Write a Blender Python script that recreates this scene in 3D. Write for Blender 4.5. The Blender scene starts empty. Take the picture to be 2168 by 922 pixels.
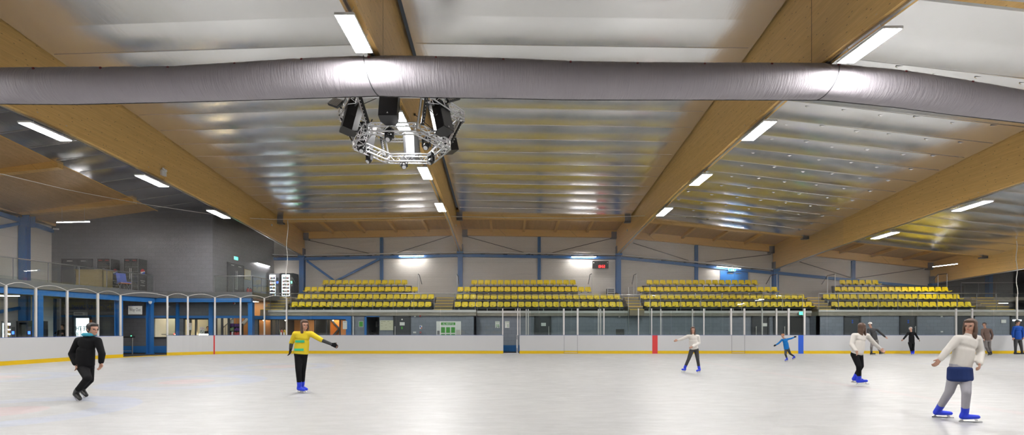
import bpy, bmesh, math, random
from mathutils import Vector, Matrix
random.seed(7)
C = bpy.context.scene.collection
PI = math.pi
F_, CX, HY, EH = 1024.0, 1073.0, 700.0, 1.35      # lens in pixels, principal column, horizon row, eye height

def P(x, y, Y):
    """world point at depth Y seen at photo position x, y"""
    return Vector(((x - CX) * Y / F_, Y, EH + (HY - y) * Y / F_))
def PX(x, Y): return (x - CX) * Y / F_
def PZ(y, Y): return EH + (HY - y) * Y / F_

# ------------------------------------------------------------------ materials
MATS = {}
def srgb(r, g, b):
    f = lambda c: (c / 255.0) ** 2.2
    return (f(r), f(g), f(b), 1)
class N:
    def __init__(s, name):
        s.m = bpy.data.materials.new(name); s.m.use_nodes = True
        s.t = s.m.node_tree; s.t.nodes.clear()
        s.out = s.t.nodes.new('ShaderNodeOutputMaterial')
        MATS[name] = s.m
    def n(s, typ, **kw):
        nd = s.t.nodes.new('ShaderNode' + typ)
        for k, v in kw.items():
            if k in nd.inputs: nd.inputs[k].default_value = v
            else: setattr(nd, k, v)
        return nd
    def l(s, a, b): s.t.links.new(a, b)
    def bsdf(s, **kw):
        b = s.n('BsdfPrincipled')
        for k, v in kw.items(): b.inputs[k].default_value = v
        s.l(b.outputs[0], s.out.inputs[0]); return b
    def coord(s, scale=(1, 1, 1), which='Object', rot=0.):
        tc = s.n('TexCoord'); mp = s.n('Mapping'); mp.inputs['Scale'].default_value = scale; mp.inputs['Rotation'].default_value = (0, 0, rot)
        s.l(tc.outputs[which], mp.inputs[0]); return mp.outputs[0]
    def noise(s, vec, scale, detail=3, rough=.5):
        nd = s.n('TexNoise'); nd.inputs['Scale'].default_value = scale; nd.inputs['Detail'].default_value = detail
        nd.inputs['Roughness'].default_value = rough; s.l(vec, nd.inputs['Vector']); return nd.outputs['Fac']
    def ramp(s, fac, stops):
        r = s.n('ValToRGB'); e = r.color_ramp.elements
        while len(e) < len(stops): e.new(.5)
        for el, (p, c) in zip(e, stops): el.position = p; el.color = c if len(c) == 4 else (*c, 1)
        s.l(fac, r.inputs[0]); return r.outputs[0]
    def mix(s, fac, a, b, mode='MIX'):
        m = s.n('Mix', data_type='RGBA', blend_type=mode)
        if isinstance(fac, float): m.inputs[0].default_value = fac
        else: s.l(fac, m.inputs[0])
        for v, i in ((a, 6), (b, 7)):
            if isinstance(v, tuple): m.inputs[i].default_value = v
            else: s.l(v, m.inputs[i])
        return m.outputs[2]
    def math(s, op, a, b=None, c=None):
        m = s.n('Math', operation=op)
        for v, i in ((a, 0), (b, 1), (c, 2)):
            if v is None: continue
            if isinstance(v, (int, float)): m.inputs[i].default_value = v
            else: s.l(v, m.inputs[i])
        return m.outputs[0]
    def bump(s, h, b, strength=.3, dist=.02):
        nd = s.n('Bump'); nd.inputs['Strength'].default_value = strength; nd.inputs['Distance'].default_value = dist
        s.l(h, nd.inputs['Height']); s.l(nd.outputs[0], b.inputs['Normal']); return nd
def plain(name, col, rough=.5, metal=0., spec=.5, var=.0, vs=6.):
    n = N(name); b = n.bsdf(Roughness=rough, Metallic=metal)
    b.inputs['Specular IOR Level'].default_value = spec
    d = tuple(c * (1 - max(var, .04)) for c in col[:3]) + (1,)
    f = n.noise(n.coord(), vs, 3)
    n.l(n.mix(f, d, col), b.inputs['Base Color'])
    return n.m
def emit(name, col, st):
    n = N(name); e = n.n('Emission'); e.inputs[0].default_value = col; e.inputs[1].default_value = st
    n.l(e.outputs[0], n.out.inputs[0]); return n.m

def make_materials():
    # ice
    n = N('ice'); b = n.bsdf(Roughness=.3); co = n.coord()
    big = n.noise(co, .35, 5, .6); sc1 = n.noise(n.coord((1.6, 7, 1)), 3.0, 6, .65); sc2 = n.noise(n.coord((2.6, 5., 1)), 1.3, 7, .75)
    base = n.mix(n.ramp(big, [(.35, (0, 0, 0)), (.7, (1, 1, 1))]), (.355, .353, .35, 1), (.40, .396, .388, 1))
    base = n.mix(n.ramp(sc1, [(.5, (0, 0, 0)), (.8, (.17, .17, .17))]), base, (.33, .33, .335, 1))
    base = n.mix(n.ramp(sc2, [(.45, (0, 0, 0)), (.75, (.5, .5, .5))]), base, (.46, .46, .455, 1))
    sep = n.n('SeparateXYZ'); n.l(co, sep.inputs[0])
    mott = n.ramp(n.noise(co, 1.1, 6, .7), [(.3, (.25, .25, .25)), (.7, (1, 1, 1))])
    for cx, cy in ((-8.4, 8.0), (-8.4, 12.7), (-8.4, 18.0), (-14.6, 13.7), (12.5, 4.2)):
        dx = n.math('SUBTRACT', sep.outputs[0], cx); dy = n.math('SUBTRACT', sep.outputs[1], cy)
        d = n.math('SQRT', n.math('ADD', n.math('MULTIPLY', dx, dx), n.math('MULTIPLY', dy, dy)))
        ring = n.math('MULTIPLY', n.math('MULTIPLY', n.math('GREATER_THAN', d, 1.25), n.math('LESS_THAN', d, 1.9)), mott)
        disc = n.math('MULTIPLY', n.math('LESS_THAN', d, .62), mott)
        base = n.mix(n.math('MULTIPLY', ring, .62), base, (.33, .38, .53, 1))
        base = n.mix(n.math('MULTIPLY', disc, .62), base, (.55, .34, .34, 1))
    for (ax, w, col) in ((8.35, .3, (.5, .36, .36, 1)), (16.9, .3, (.34, .38, .52, 1)), (-16.2, .05, (.8, .5, .5, 1))):
        ln = n.math('LESS_THAN', n.math('ABSOLUTE', n.math('SUBTRACT', sep.outputs[0], ax)), w / 2)
        base = n.mix(n.math('MULTIPLY', n.math('MULTIPLY', ln, mott), .35), base, col)
    n.l(base, b.inputs['Base Color'])
    n.l(n.ramp(n.noise(n.coord((1, 3, 1)), 1.5, 6, .7), [(.3, (.28, .28, .28)), (.75, (.55, .55, .55))]), b.inputs['Roughness'])
    n.bump(sc1, b, .05, .01)
    # timbers
    for nm, c1, c2, lam in (('glulam', (.86, .57, .21, 1), (.74, .45, .14, 1), .04), ('timber_board', (.72, .47, .23, 1), (.60, .37, .16, 1), .12)):
        n = N(nm); b = n.bsdf(Roughness=.42); 
        grain = n.noise(n.coord((6, 1.0, 20)), 2.2, 5, .6)
        tc = n.coord(); sp = n.n('SeparateXYZ'); n.l(tc, sp.inputs[0])
        cell = n.math('FLOOR', n.math('DIVIDE', sp.outputs[2] if nm == 'glulam' else sp.outputs[0], lam))
        cy = n.math('FLOOR', n.math('ADD', n.math('MULTIPLY', sp.outputs[1], .45), n.math('MULTIPLY', cell, 3.7)))
        wn = n.n('TexWhiteNoise', noise_dimensions='2D'); cb = n.n('CombineXYZ'); n.l(cell, cb.inputs[0]); n.l(cy, cb.inputs[1]); n.l(cb.outputs[0], wn.inputs['Vector'])
        col = n.mix(n.ramp(grain, [(.3, (0, 0, 0)), (.7, (1, 1, 1))]), c2, c1)
        dk = tuple(v * .80 for v in c2[:3]) + (1,)
        col = n.mix(n.math('MULTIPLY', wn.outputs['Value'], .38), col, dk)
        vo = n.n('TexVoronoi', voronoi_dimensions='2D'); vo.inputs['Scale'].default_value = 1.0; kb = n.n('CombineXYZ'); n.l(n.math('MULTIPLY', sp.outputs[1], 1.7), kb.inputs[0])
        n.l(n.math('MULTIPLY', n.math('ADD', sp.outputs[2], sp.outputs[0]), 4.6), kb.inputs[1]); n.l(kb.outputs[0], vo.inputs['Vector'])
        knot = n.ramp(vo.outputs['Distance'], [(.03, (.8, .8, .8)), (.062, (0, 0, 0))])
        col = n.mix(knot, col, (.20, .09, .03, 1))
        n.l(col, b.inputs['Base Color'])
    # foil vapour barrier
    n = N('foil'); b = n.bsdf(Metallic=.90, Roughness=.24); b.inputs['Base Color'].default_value = (.87, .865, .86, 1)
    w1 = n.noise(n.coord((1.6, .40, 1)), 1.3, 4, .55); w2 = n.noise(n.coord((7, .8, 1)), 1.6, 3, .55); w2 = n.math('ADD', w2, n.noise(n.coord((5, 1.0, 1), rot=.65), 1.5, 3, .5)); w3 = n.noise(n.coord((1.0, 1.0, 1)), 9, 2, .5)
    n.l(n.ramp(w1, [(.3, (.20, .20, .20)), (.7, (.258, .258, .258))]), b.inputs['Roughness'])
    hh = n.math('ADD', n.math('MULTIPLY', w1, 1.0), n.math('ADD', n.math('MULTIPLY', w2, .28), n.math('MULTIPLY', w3, .04)))
    n.bump(hh, b, .22, .016)
    # insulated wall panels
    n = N('white_panel'); b = n.bsdf(Roughness=.38); tc = n.coord(); sp = n.n('SeparateXYZ'); n.l(tc, sp.inputs[0])
    fr = n.math('FRACT', n.math('DIVIDE', sp.outputs[2], 1.05)); seam = n.ramp(fr, [(.0, (0, 0, 0)), (.018, (1, 1, 1))])
    base = n.mix(n.noise(n.coord((.5, .5, 2)), 2, 3), (.68, .635, .585, 1), (.74, .695, .645, 1))
    n.l(n.mix(seam, (.45, .42, .39, 1), base), b.inputs['Base Color'])
    rib = n.math('SINE', n.math('MULTIPLY', sp.outputs[2], 2 * PI / .13)); n.bump(rib, b, .25, .006)
    # painted blockwork
    for nm, c in (('grey_block', (.15, .152, .168, 1)), ('slate_block', (.215, .235, .28, 1)), ('blue_block', (.010, .095, .27, 1))):
        n = N(nm); b = n.bsdf(Roughness=.42 if nm != 'slate_block' else .5)
        br = n.n('TexBrick'); br.inputs['Scale'].default_value = 1; br.inputs['Mortar Size'].default_value = .008; br.inputs['Brick Width'].default_value = .45; br.inputs['Row Height'].default_value = .225
        br.inputs['Color1'].default_value = c; br.inputs['Color2'].default_value = tuple(v * .9 for v in c[:3]) + (1,); br.inputs['Mortar'].default_value = tuple(v * .72 for v in c[:3]) + (1,)
        tc = n.coord(); sp = n.n('SeparateXYZ'); n.l(tc, sp.inputs[0]); cb = n.n('CombineXYZ')
        n.l(n.math('ADD', sp.outputs[0], sp.outputs[1]), cb.inputs[0]); n.l(sp.outputs[2], cb.inputs[1]); n.l(cb.outputs[0], br.inputs['Vector'])
        n.l(br.outputs['Color'], b.inputs['Base Color']); n.bump(br.outputs['Fac'], b, -.3, .01)
    # duct cloth
    n = N('duct_cloth'); b = n.bsdf(Roughness=.65); b.inputs['Sheen Weight'].default_value = .2
    f = n.noise(n.coord((1.5, 1, 1)), 2.0, 4); n.l(n.mix(f, (.31, .285, .31, 1), (.345, .32, .345, 1)), b.inputs['Base Color'])
    v1 = n.noise(n.coord((26, 2, 2)), 1.0, 3, .6); v2 = n.noise(n.coord((3, .8, .8)), 1.1, 4, .6)
    n.bump(n.math('ADD', n.math('MULTIPLY', v1, .5), v2), b, .7, .045)
    # concrete
    n = N('concrete'); b = n.bsdf(Roughness=.8)
    n.l(n.ramp(n.noise(n.coord((1, 1, 3)), 2.5, 6, .65), [(.3, (.24, .215, .17)), (.7, (.33, .30, .25))]), b.inputs['Base Color'])
    n = N('rubber_floor'); b = n.bsdf(Roughness=.8); n.l(n.ramp(n.noise(n.coord(), 60, 2), [(.4, (.022, .022, .025)), (.7, (.05, .05, .055))]), b.inputs['Base Color'])
    # glass (thin sheet: clear with a weak mirror)
    for nm, tint, k in (('rink_glass', (.925, .958, .948, 1), 1.), ('rail_glass', (.935, .96, .945, 1), 1.)):
        n = N(nm); tr = n.n('BsdfTransparent'); tr.inputs[0].default_value = tint; gl = n.n('BsdfGlossy'); gl.inputs['Roughness'].default_value = .02
        lw = n.n('LayerWeight'); lw.inputs[0].default_value = .5; f = n.math('ADD', .04 * k, n.math('MULTIPLY', n.math('POWER', lw.outputs['Facing'], 5.), .8))
        mx = n.n('MixShader'); n.l(f, mx.inputs[0]); n.l(tr.outputs[0], mx.inputs[1]); n.l(gl.outputs[0], mx.inputs[2]); n.l(mx.outputs[0], n.out.inputs[0])
    # net of thin cord
    n = N('net_cord'); tr = n.n('BsdfTransparent'); df = n.n('BsdfDiffuse'); df.inputs[0].default_value = (.35, .34, .33, 1)
    uv = n.n('UVMap'); sp = n.n('SeparateXYZ'); n.l(uv.outputs[0], sp.inputs[0])
    a = n.math('FRACT', n.math('ADD', sp.outputs[0], sp.outputs[1])); c = n.math('FRACT', n.math('SUBTRACT', sp.outputs[0], sp.outputs[1]))
    f = n.math('MAXIMUM', n.math('LESS_THAN', a, .045), n.math('LESS_THAN', c, .045))
    mx = n.n('MixShader'); n.l(f, mx.inputs[0]); n.l(tr.outputs[0], mx.inputs[1]); n.l(df.outputs[0], mx.inputs[2]); n.l(mx.outputs[0], n.out.inputs[0])
    p = plain
    p('board_white', (.46, .46, .465, 1), .32, var=.03, vs=1.5); p('kick_yellow', (.62, .40, .0, 1), .35); p('line_red', (.52, .035, .035, 1), .35); p('line_blue', (.01, .085, .50, 1), .35)
    p('cap_blue', (.05, .09, .30, 1), .4); p('post_white', (.60, .58, .56, 1), .3, .3); p('aluminium', (.62, .62, .63, 1), .28, 1.); p('steel_rail', (.55, .55, .54, 1), .3, 1.)
    p('blue_paint', (.025, .16, .46, 1), .38); p('seat_yellow', (.98, .74, .0, 1), .32, spec=.3); p('dark_metal', (.02, .02, .021, 1), .45); p('black_plastic', (.012, .012, .013, 1), .4)
    p('charcoal', (.045, .047, .052, 1), .5); p('door_grey', (.055, .058, .064, 1), .45); p('white_paint', (.72, .72, .71, 1), .45); p('grey_steel', (.22, .225, .235, 1), .35, .8)
    p('bracket_grey', (.25, .25, .27, 1), .45, .6); p('cable_white', (.66, .64, .60, 1), .6); p('nosing_yellow', (.90, .58, .03, 1), .5); p('riser_dark', (.035, .032, .03, 1), .7)
    p('tread_brown', (.24, .19, .13, 1), .7); p('sign_white', (.75, .75, .72, 1), .5); p('sign_cream', (.62, .60, .45, 1), .6); p('sign_green', (.07, .33, .05, 1), .5); p('text_dark', (.03, .03, .035, 1), .5)
    p('text_blue', (.012, .06, .30, 1), .5); p('alarm_red', (.45, .015, .02, 1), .35); p('button_red', (.16, .012, .015, 1), .4); p('pallet_wood', (.44, .33, .13, 1), .6, var=.25, vs=9); p('cafe_wood', (.44, .19, .06, 1), .5, var=.15)
    p('cafe_dark', (.03, .028, .028, 1), .6); p('cream_wall', (.62, .60, .50, 1), .7); p('orange_paint', (.75, .20, .03, 1), .5); p('purple_print', (.12, .03, .22, 1), .5); p('chair_blue', (.02, .07, .42, 1), .45)
    p('skin', (.42, .23, .16, 1), .5); p('hair_brown', (.07, .035, .02, 1), .6); p('hair_dark', (.018, .013, .011, 1), .55); p('hair_grey', (.48, .46, .43, 1), .6); p('hair_ginger', (.38, .13, .04, 1), .6)
    p('cloth_black', (.008, .008, .009, 1), .8, spec=.12); p('cloth_white', (.56, .53, .49, 1), .85, spec=.12, var=.06); p('cloth_yellow', (.62, .47, .03, 1), .8, spec=.12); p('cloth_teal', (.05, .42, .22, 1), .8, spec=.12); p('cloth_blue', (.01, .13, .38, 1), .75, spec=.12)
    p('cloth_royal', (.012, .06, .28, 1), .75, spec=.12); p('cloth_brown', (.14, .095, .08, 1), .85, spec=.12); p('cloth_grey', (.17, .155, .15, 1), .85, spec=.12); p('cloth_navy', (.02, .035, .12, 1), .85, spec=.12); p('cloth_pale', (.34, .33, .36, 1), .85, spec=.12); p('cloth_charcoal', (.05, .05, .052, 1), .85, spec=.12)
    p('skate_blue', (.01, .04, .62, 1), .35); p('skate_black', (.012, .012, .012, 1), .4); p('bottle_green', (.22, .35, .16, 1), .3); p('bottle_red', (.45, .06, .04, 1), .35); p('snack_orange', (.6, .25, .05, 1), .5); p('scarf_teal', (.03, .30, .42, 1), .7)
    emit('lamp_panel', (1, .985, .97, 1), PANEL_L); emit('lamp_strip', (1, .98, .95, 1), 25.); emit('lamp_cool', (.80, .93, 1, 1), 1.6); emit('led_red', (1, .02, .02, 1), 2.5); emit('exit_green', (.05, .85, .45, 1), 1.6)
    emit('led_green', (.05, 1, .2, 1), 3.); emit('warm_lamp', (1, .72, .38, 1), 22.); emit('exit_blue', (.1, .7, 1, 1), 1.6); emit('vend_light', (.75, .88, 1, 1), 3.); emit('room_light', (1, .90, .76, 1), 4.); emit('door_light', (.68, .86, .90, 1), .75); emit('blue_led', (.03, .1, 1, 1), 2.)
PANEL_L = 62.

# ------------------------------------------------------------------ mesh builder
class MB:
    def __init__(s): s.v = []; s.f = []; s.mi = []; s.cur = 0; s.uv = None
    def mat(s, i): s.cur = i; return s
    def add(s, vs, fs):
        o = len(s.v); s.v += [tuple(v) for v in vs]
        for f in fs: s.f.append(tuple(i + o for i in f)); s.mi.append(s.cur)
        return s
    def box(s, x0, x1, y0, y1, z0, z1, M=None):
        vs = [Vector((x, y, z)) for x in (x0, x1) for y in (y0, y1) for z in (z0, z1)]
        if M is not None: vs = [M @ v for v in vs]
        return s.add(vs, [(0, 1, 3, 2), (4, 6, 7, 5), (0, 4, 5, 1), (2, 3, 7, 6), (0, 2, 6, 4), (1, 5, 7, 3)])
    def bar(s, a, b, w, h, up=(0, 0, 1)):
        a = Vector(a); b = Vector(b); d = (b - a).normalized(); u = Vector(up)
        if abs(d.dot(u)) > .98: u = Vector((1, 0, 0))
        r = d.cross(u).normalized(); u = r.cross(d).normalized()
        vs = []
        for p in (a, b):
            for sx, sz in ((-1, -1), (1, -1), (1, 1), (-1, 1)): vs.append(p + r * sx * w / 2 + u * sz * h / 2)
        return s.add(vs, [(3, 2, 1, 0), (4, 5, 6, 7), (0, 1, 5, 4), (1, 2, 6, 5), (2, 3, 7, 6), (3, 0, 4, 7)])
    def tube(s, pts, r, n=8, cap=True):
        pts = [Vector(p) for p in pts]; rs = r if isinstance(r, (list, tuple)) else [r] * len(pts)
        prev = None; rings = []
        for i, p in enumerate(pts):
            d = ((pts[min(i + 1, len(pts) - 1)] - pts[max(i - 1, 0)])).normalized()
            if prev is None:
                u = Vector((0, 0, 1)) if abs(d.z) < .9 else Vector((1, 0, 0))
            else: u = prev
            q = d.cross(u).normalized(); u = q.cross(d).normalized(); prev = u
            rings.append([p + (q * math.cos(t) + u * math.sin(t)) * rs[i] for t in [2 * PI * k / n for k in range(n)]])
        vs = [v for rg in rings for v in rg]; fs = []
        for i in range(len(pts) - 1):
            for k in range(n): fs.append((i * n + k, i * n + (k + 1) % n, (i + 1) * n + (k + 1) % n, (i + 1) * n + k))
        if cap: fs.append(tuple(reversed(range(n)))); fs.append(tuple(range((len(pts) - 1) * n, len(pts) * n)))
        return s.add(vs, fs)
    def prism(s, poly, a, b, axis='x'):
        """poly of 2-D points, extruded from a to b along axis"""
        n = len(poly)
        mk = {'x': lambda t, p: (t, p[0], p[1]), 'y': lambda t, p: (p[0], t, p[1]), 'z': lambda t, p: (p[0], p[1], t)}[axis]
        vs = [mk(a, p) for p in poly] + [mk(b, p) for p in poly]
        fs = [tuple(range(n)), tuple(reversed(range(n, 2 * n)))] + [(i, i + n, (i + 1) % n + n, (i + 1) % n) for i in range(n)]
        return s.add(vs, fs)
    def ball(s, c, r, nu=12, nv=8):
        r = (r, r, r) if isinstance(r, (int, float)) else r; c = Vector(c)
        vs = [c + Vector((0, 0, r[2]))]; fs = []
        for j in range(1, nv):
            t = PI * j / nv
            for i in range(nu): a = 2 * PI * i / nu; vs.append(c + Vector((r[0] * math.sin(t) * math.cos(a), r[1] * math.sin(t) * math.sin(a), r[2] * math.cos(t))))
        vs.append(c - Vector((0, 0, r[2]))); L = len(vs) - 1
        for i in range(nu): fs.append((0, 1 + i, 1 + (i + 1) % nu)); fs.append((L, 1 + (nv - 2) * nu + (i + 1) % nu, 1 + (nv - 2) * nu + i))
        for j in range(nv - 2):
            for i in range(nu): a = 1 + j * nu; fs.append((a + i, a + nu + i, a + nu + (i + 1) % nu, a + (i + 1) % nu))
        return s.add(vs, fs)
    def cone(s, a, b, ra, rb, n=10): return s.tube([a, b], [ra, rb], n)
    def wall(s, pts, t, z0, z1):
        """closed strip of thickness t (to the outside, left of travel) along a plan path; z0, z1 numbers or functions of index"""
        g = lambda z, i: z(i) if callable(z) else z
        n = len(pts); L = []; R = []
        for i in range(n):
            a = Vector(pts[max(i - 1, 0)]); b = Vector(pts[min(i + 1, n - 1)]); d = (b - a).normalized(); nn = Vector((-d.y, d.x))
            p = Vector(pts[i]); L.append(p + nn * t); R.append(p)
        vs = []
        for i in range(n): vs += [(R[i].x, R[i].y, g(z0, i)), (L[i].x, L[i].y, g(z0, i)), (L[i].x, L[i].y, g(z1, i)), (R[i].x, R[i].y, g(z1, i))]
        fs = [(0, 1, 2, 3), tuple((n - 1) * 4 + k for k in (3, 2, 1, 0))]
        for i in range(n - 1):
            for k in range(4): a = i * 4 + k; b_ = i * 4 + (k + 1) % 4; fs.append((a, a + 4, b_ + 4, b_))
        return s.add(vs, fs)
    def mesh(s, name, mats, smooth=False, origin=None):
        me = bpy.data.meshes.new(name)
        o = Vector(origin) if origin is not None else Vector((0, 0, 0))
        me.from_pydata([tuple(Vector(v) - o) for v in s.v], [], s.f)
        if isinstance(mats, str): mats = [mats]
        for m in mats: me.materials.append(MATS[m])
        me.polygons.foreach_set('material_index', s.mi)
        bm = bmesh.new(); bm.from_mesh(me); bmesh.ops.recalc_face_normals(bm, faces=bm.faces); bm.to_mesh(me); bm.free()
        if smooth: me.polygons.foreach_set('use_smooth', [True] * len(me.polygons))
        me.update(); return me

def tag(o, label=None, cat=None, group=None, kind=None):
    if label: o['label'] = label
    if cat: o['category'] = cat
    if group: o['group'] = group
    if kind: o['kind'] = kind
    return o
def empty(name, loc, rz=0.):
    o = bpy.data.objects.new(name, None); C.objects.link(o); o.location = loc; o.rotation_euler = (0, 0, rz); o.empty_display_size = .1; return o
def thing(name, label, cat, loc=(0, 0, 0), rz=0., group=None, kind=None): return tag(empty(name, loc, rz), label, cat, group, kind)
def link(name, me, parent=None, loc=(0, 0, 0)):
    o = bpy.data.objects.new(name, me); C.objects.link(o); o.location = loc
    if parent is not None: o.parent = parent
    return o
def part(name, mb, mats, parent, smooth=False, world=False):
    """mb is in the parent's own coordinates, or in world ones when world=True (parent not turned)"""
    off = Vector(parent.location) if world else None
    if world and parent.parent is not None: off = off + Vector(parent.parent.location)
    if world:
        p = parent; off = Vector((0, 0, 0))
        while p is not None: off = off + Vector(p.location); p = p.parent
    return link(name, mb.mesh(name, mats, smooth, off), parent)
def solo(name, mb, mats, label=None, cat=None, group=None, kind=None, smooth=False, keep=False):
    """one top-level mesh object with its origin at its own foot"""
    xs = [v[0] for v in mb.v]; ys = [v[1] for v in mb.v]; zs = [v[2] for v in mb.v]
    o = Vector((0, 0, 0)) if keep else Vector(((min(xs) + max(xs)) / 2, (min(ys) + max(ys)) / 2, min(zs)))
    return tag(link(name, mb.mesh(name, mats, smooth, o), None, o), label, cat, group, kind)
def struct(name, mb, mats, label=None, smooth=False): return solo(name, mb, mats, label, None, None, 'structure', smooth, keep=True)
def copy_tree(o, parent=None):
    c = o.copy(); C.objects.link(c)
    if parent is not None: c.parent = parent
    for ch in list(o.children): copy_tree(ch, c)
    return c
def text_mb(body, height, align='CENTER', mirror=False, extrude=.004, width=None, bold=0.):
    """lettering standing in the xz plane, facing -y, centred on the origin"""
    cu = bpy.data.curves.new('t', 'FONT'); cu.body = body; cu.size = 1; cu.align_x = align; cu.extrude = 0; cu.offset = bold; cu.resolution_u = 2
    o = bpy.data.objects.new('t', cu); C.objects.link(o)
    bpy.context.view_layer.update()
    me = bpy.data.meshes.new_from_object(o.evaluated_get(bpy.context.evaluated_depsgraph_get()))
    vs = [v.co.copy() for v in me.vertices]; fs = [tuple(p.vertices) for p in me.polygons]
    bpy.data.objects.remove(o); bpy.data.meshes.remove(me)
    if not vs: return MB()
    x0 = min(v.x for v in vs); x1 = max(v.x for v in vs); y0 = min(v.y for v in vs); y1 = max(v.y for v in vs)
    sy = height / (y1 - y0); sx = sy if width is None else width / (x1 - x0)
    if mirror: sx = -sx
    mb = MB(); mb.add([((v.x - (x0 + x1) / 2) * sx, -extrude, (v.y - (y0 + y1) / 2) * sy) for v in vs], fs); return mb
def shift(mb, d, rz=0., s=1.):
    M = Matrix.Rotation(rz, 3, 'Z'); d = Vector(d); mb.v = [tuple(M @ (Vector(v) * s) + d) for v in mb.v]; return mb
def merge(a, b, mi=None):
    o = len(a.v); a.v += b.v
    for f, m in zip(b.f, b.mi): a.f.append(tuple(i + o for i in f)); a.mi.append(m if mi is None else mi)
    return a
def interp(tab, t):
    if t <= tab[0][0]: return tab[0][1]
    for (a, u), (b, v) in zip(tab, tab[1:]):
        if t <= b: return u + (v - u) * (t - a) / (b - a)
    return tab[-1][1]
def smooth_interp(tab, t):
    # centripetal-free Hermite through the table
    if t <= tab[0][0]: return tab[0][1]
    if t >= tab[-1][0]: return tab[-1][1]
    n = len(tab)
    for i in range(n - 1):
        a, u = tab[i]; b, v = tab[i + 1]
        if t <= b:
            ma = ((v - tab[i - 1][1]) / (b - tab[i - 1][0])) if i > 0 else (v - u) / (b - a)
            mb_ = ((tab[i + 2][1] - u) / (tab[i + 2][0] - a)) if i + 2 < n else (v - u) / (b - a)
            h = b - a; q = (t - a) / h
            return (2*q**3-3*q*q+1)*u + (q**3-2*q*q+q)*h*ma + (-2*q**3+3*q*q)*v + (q**3-q*q)*h*mb_
ORD = 'first second third fourth fifth sixth seventh eighth ninth tenth eleventh twelfth thirteenth fourteenth fifteenth sixteenth seventeenth eighteenth nineteenth twentieth twenty-first twenty-second twenty-third twenty-fourth'.split()
# ------------------------------------------------------------------ roof geometry
BX = dict(A=-14.9, B=-3.39, C=8.12, D=19.56, E=31.05)
BN = 'ABCDE'
F31 = dict(A=8.65, B=8.80, C=8.60, D=7.30, E=6.05); FS = dict(A=.10, B=.115, C=.117, D=.117, E=.117)
RIDGE, YB, YN, XL, XR = 13.0, 35.4, -9.4, -26.35, 42.5
CLT35 = dict(A=8.51, B=8.72, C=8.60, D=7.57, E=6.35)
PUR31 = dict(A=8.28, B=8.53, C=8.37, D=7.30, E=6.07); PUR35 = dict(A=8.01, B=8.25, C=8.09, D=7.04, E=5.84)
GIRT = dict(A=6.57, B=6.81, C=6.64, D=5.53, E=4.45)
BOT = dict(
    A=[(-9.4, 6.8), (0, 7.5), (9, 7.9), (14.4, 8.02), (18, 7.98), (24.7, 7.63), (30, 7.22), (35.3, 6.78)],
    B=[(-9.4, 7.0), (0, 7.8), (6, 8.15), (11, 8.36), (16, 8.42), (22.2, 8.2), (27.7, 7.86), (31.5, 7.5), (35.3, 7.09)],
    C=[(-9.4, 6.9), (0, 7.5), (9.44, 7.97), (12.4, 8.15), (14.04, 8.12), (17.1, 8.03), (23.07, 7.86), (29, 7.46), (35.3, 6.95)],
    D=[(-9.4, 5.8), (0, 6.5), (9, 6.95), (13, 7.05), (18.43, 6.95), (23.87, 6.6), (30, 6.2), (35.3, 5.81)],
    E=[(-9.4, 4.7), (9, 5.7), (13, 5.75), (20, 5.6), (29.2, 5.05), (35.3, 4.77)])
def byx(tab, X, left=.138, right=.10):
    xs = [BX[k] for k in BN]
    if X <= xs[0]: return tab['A'] - left * (xs[0] - X)
    if X >= xs[-1]: return tab['E'] - right * (X - xs[-1])
    return interp([(BX[k], tab[k]) for k in BN], X)
def foil_z(X, Y):
    y = Y if Y >= RIDGE else 2 * RIDGE - Y
    return byx({k: F31[k] + FS[k] * (31 - y) for k in BN}, X)
def clt_z(X, Y): return byx(CLT35, X) + .10 * (35.1 - Y)
def bot_z(k, Y): return smooth_interp(BOT[k], Y)

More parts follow.
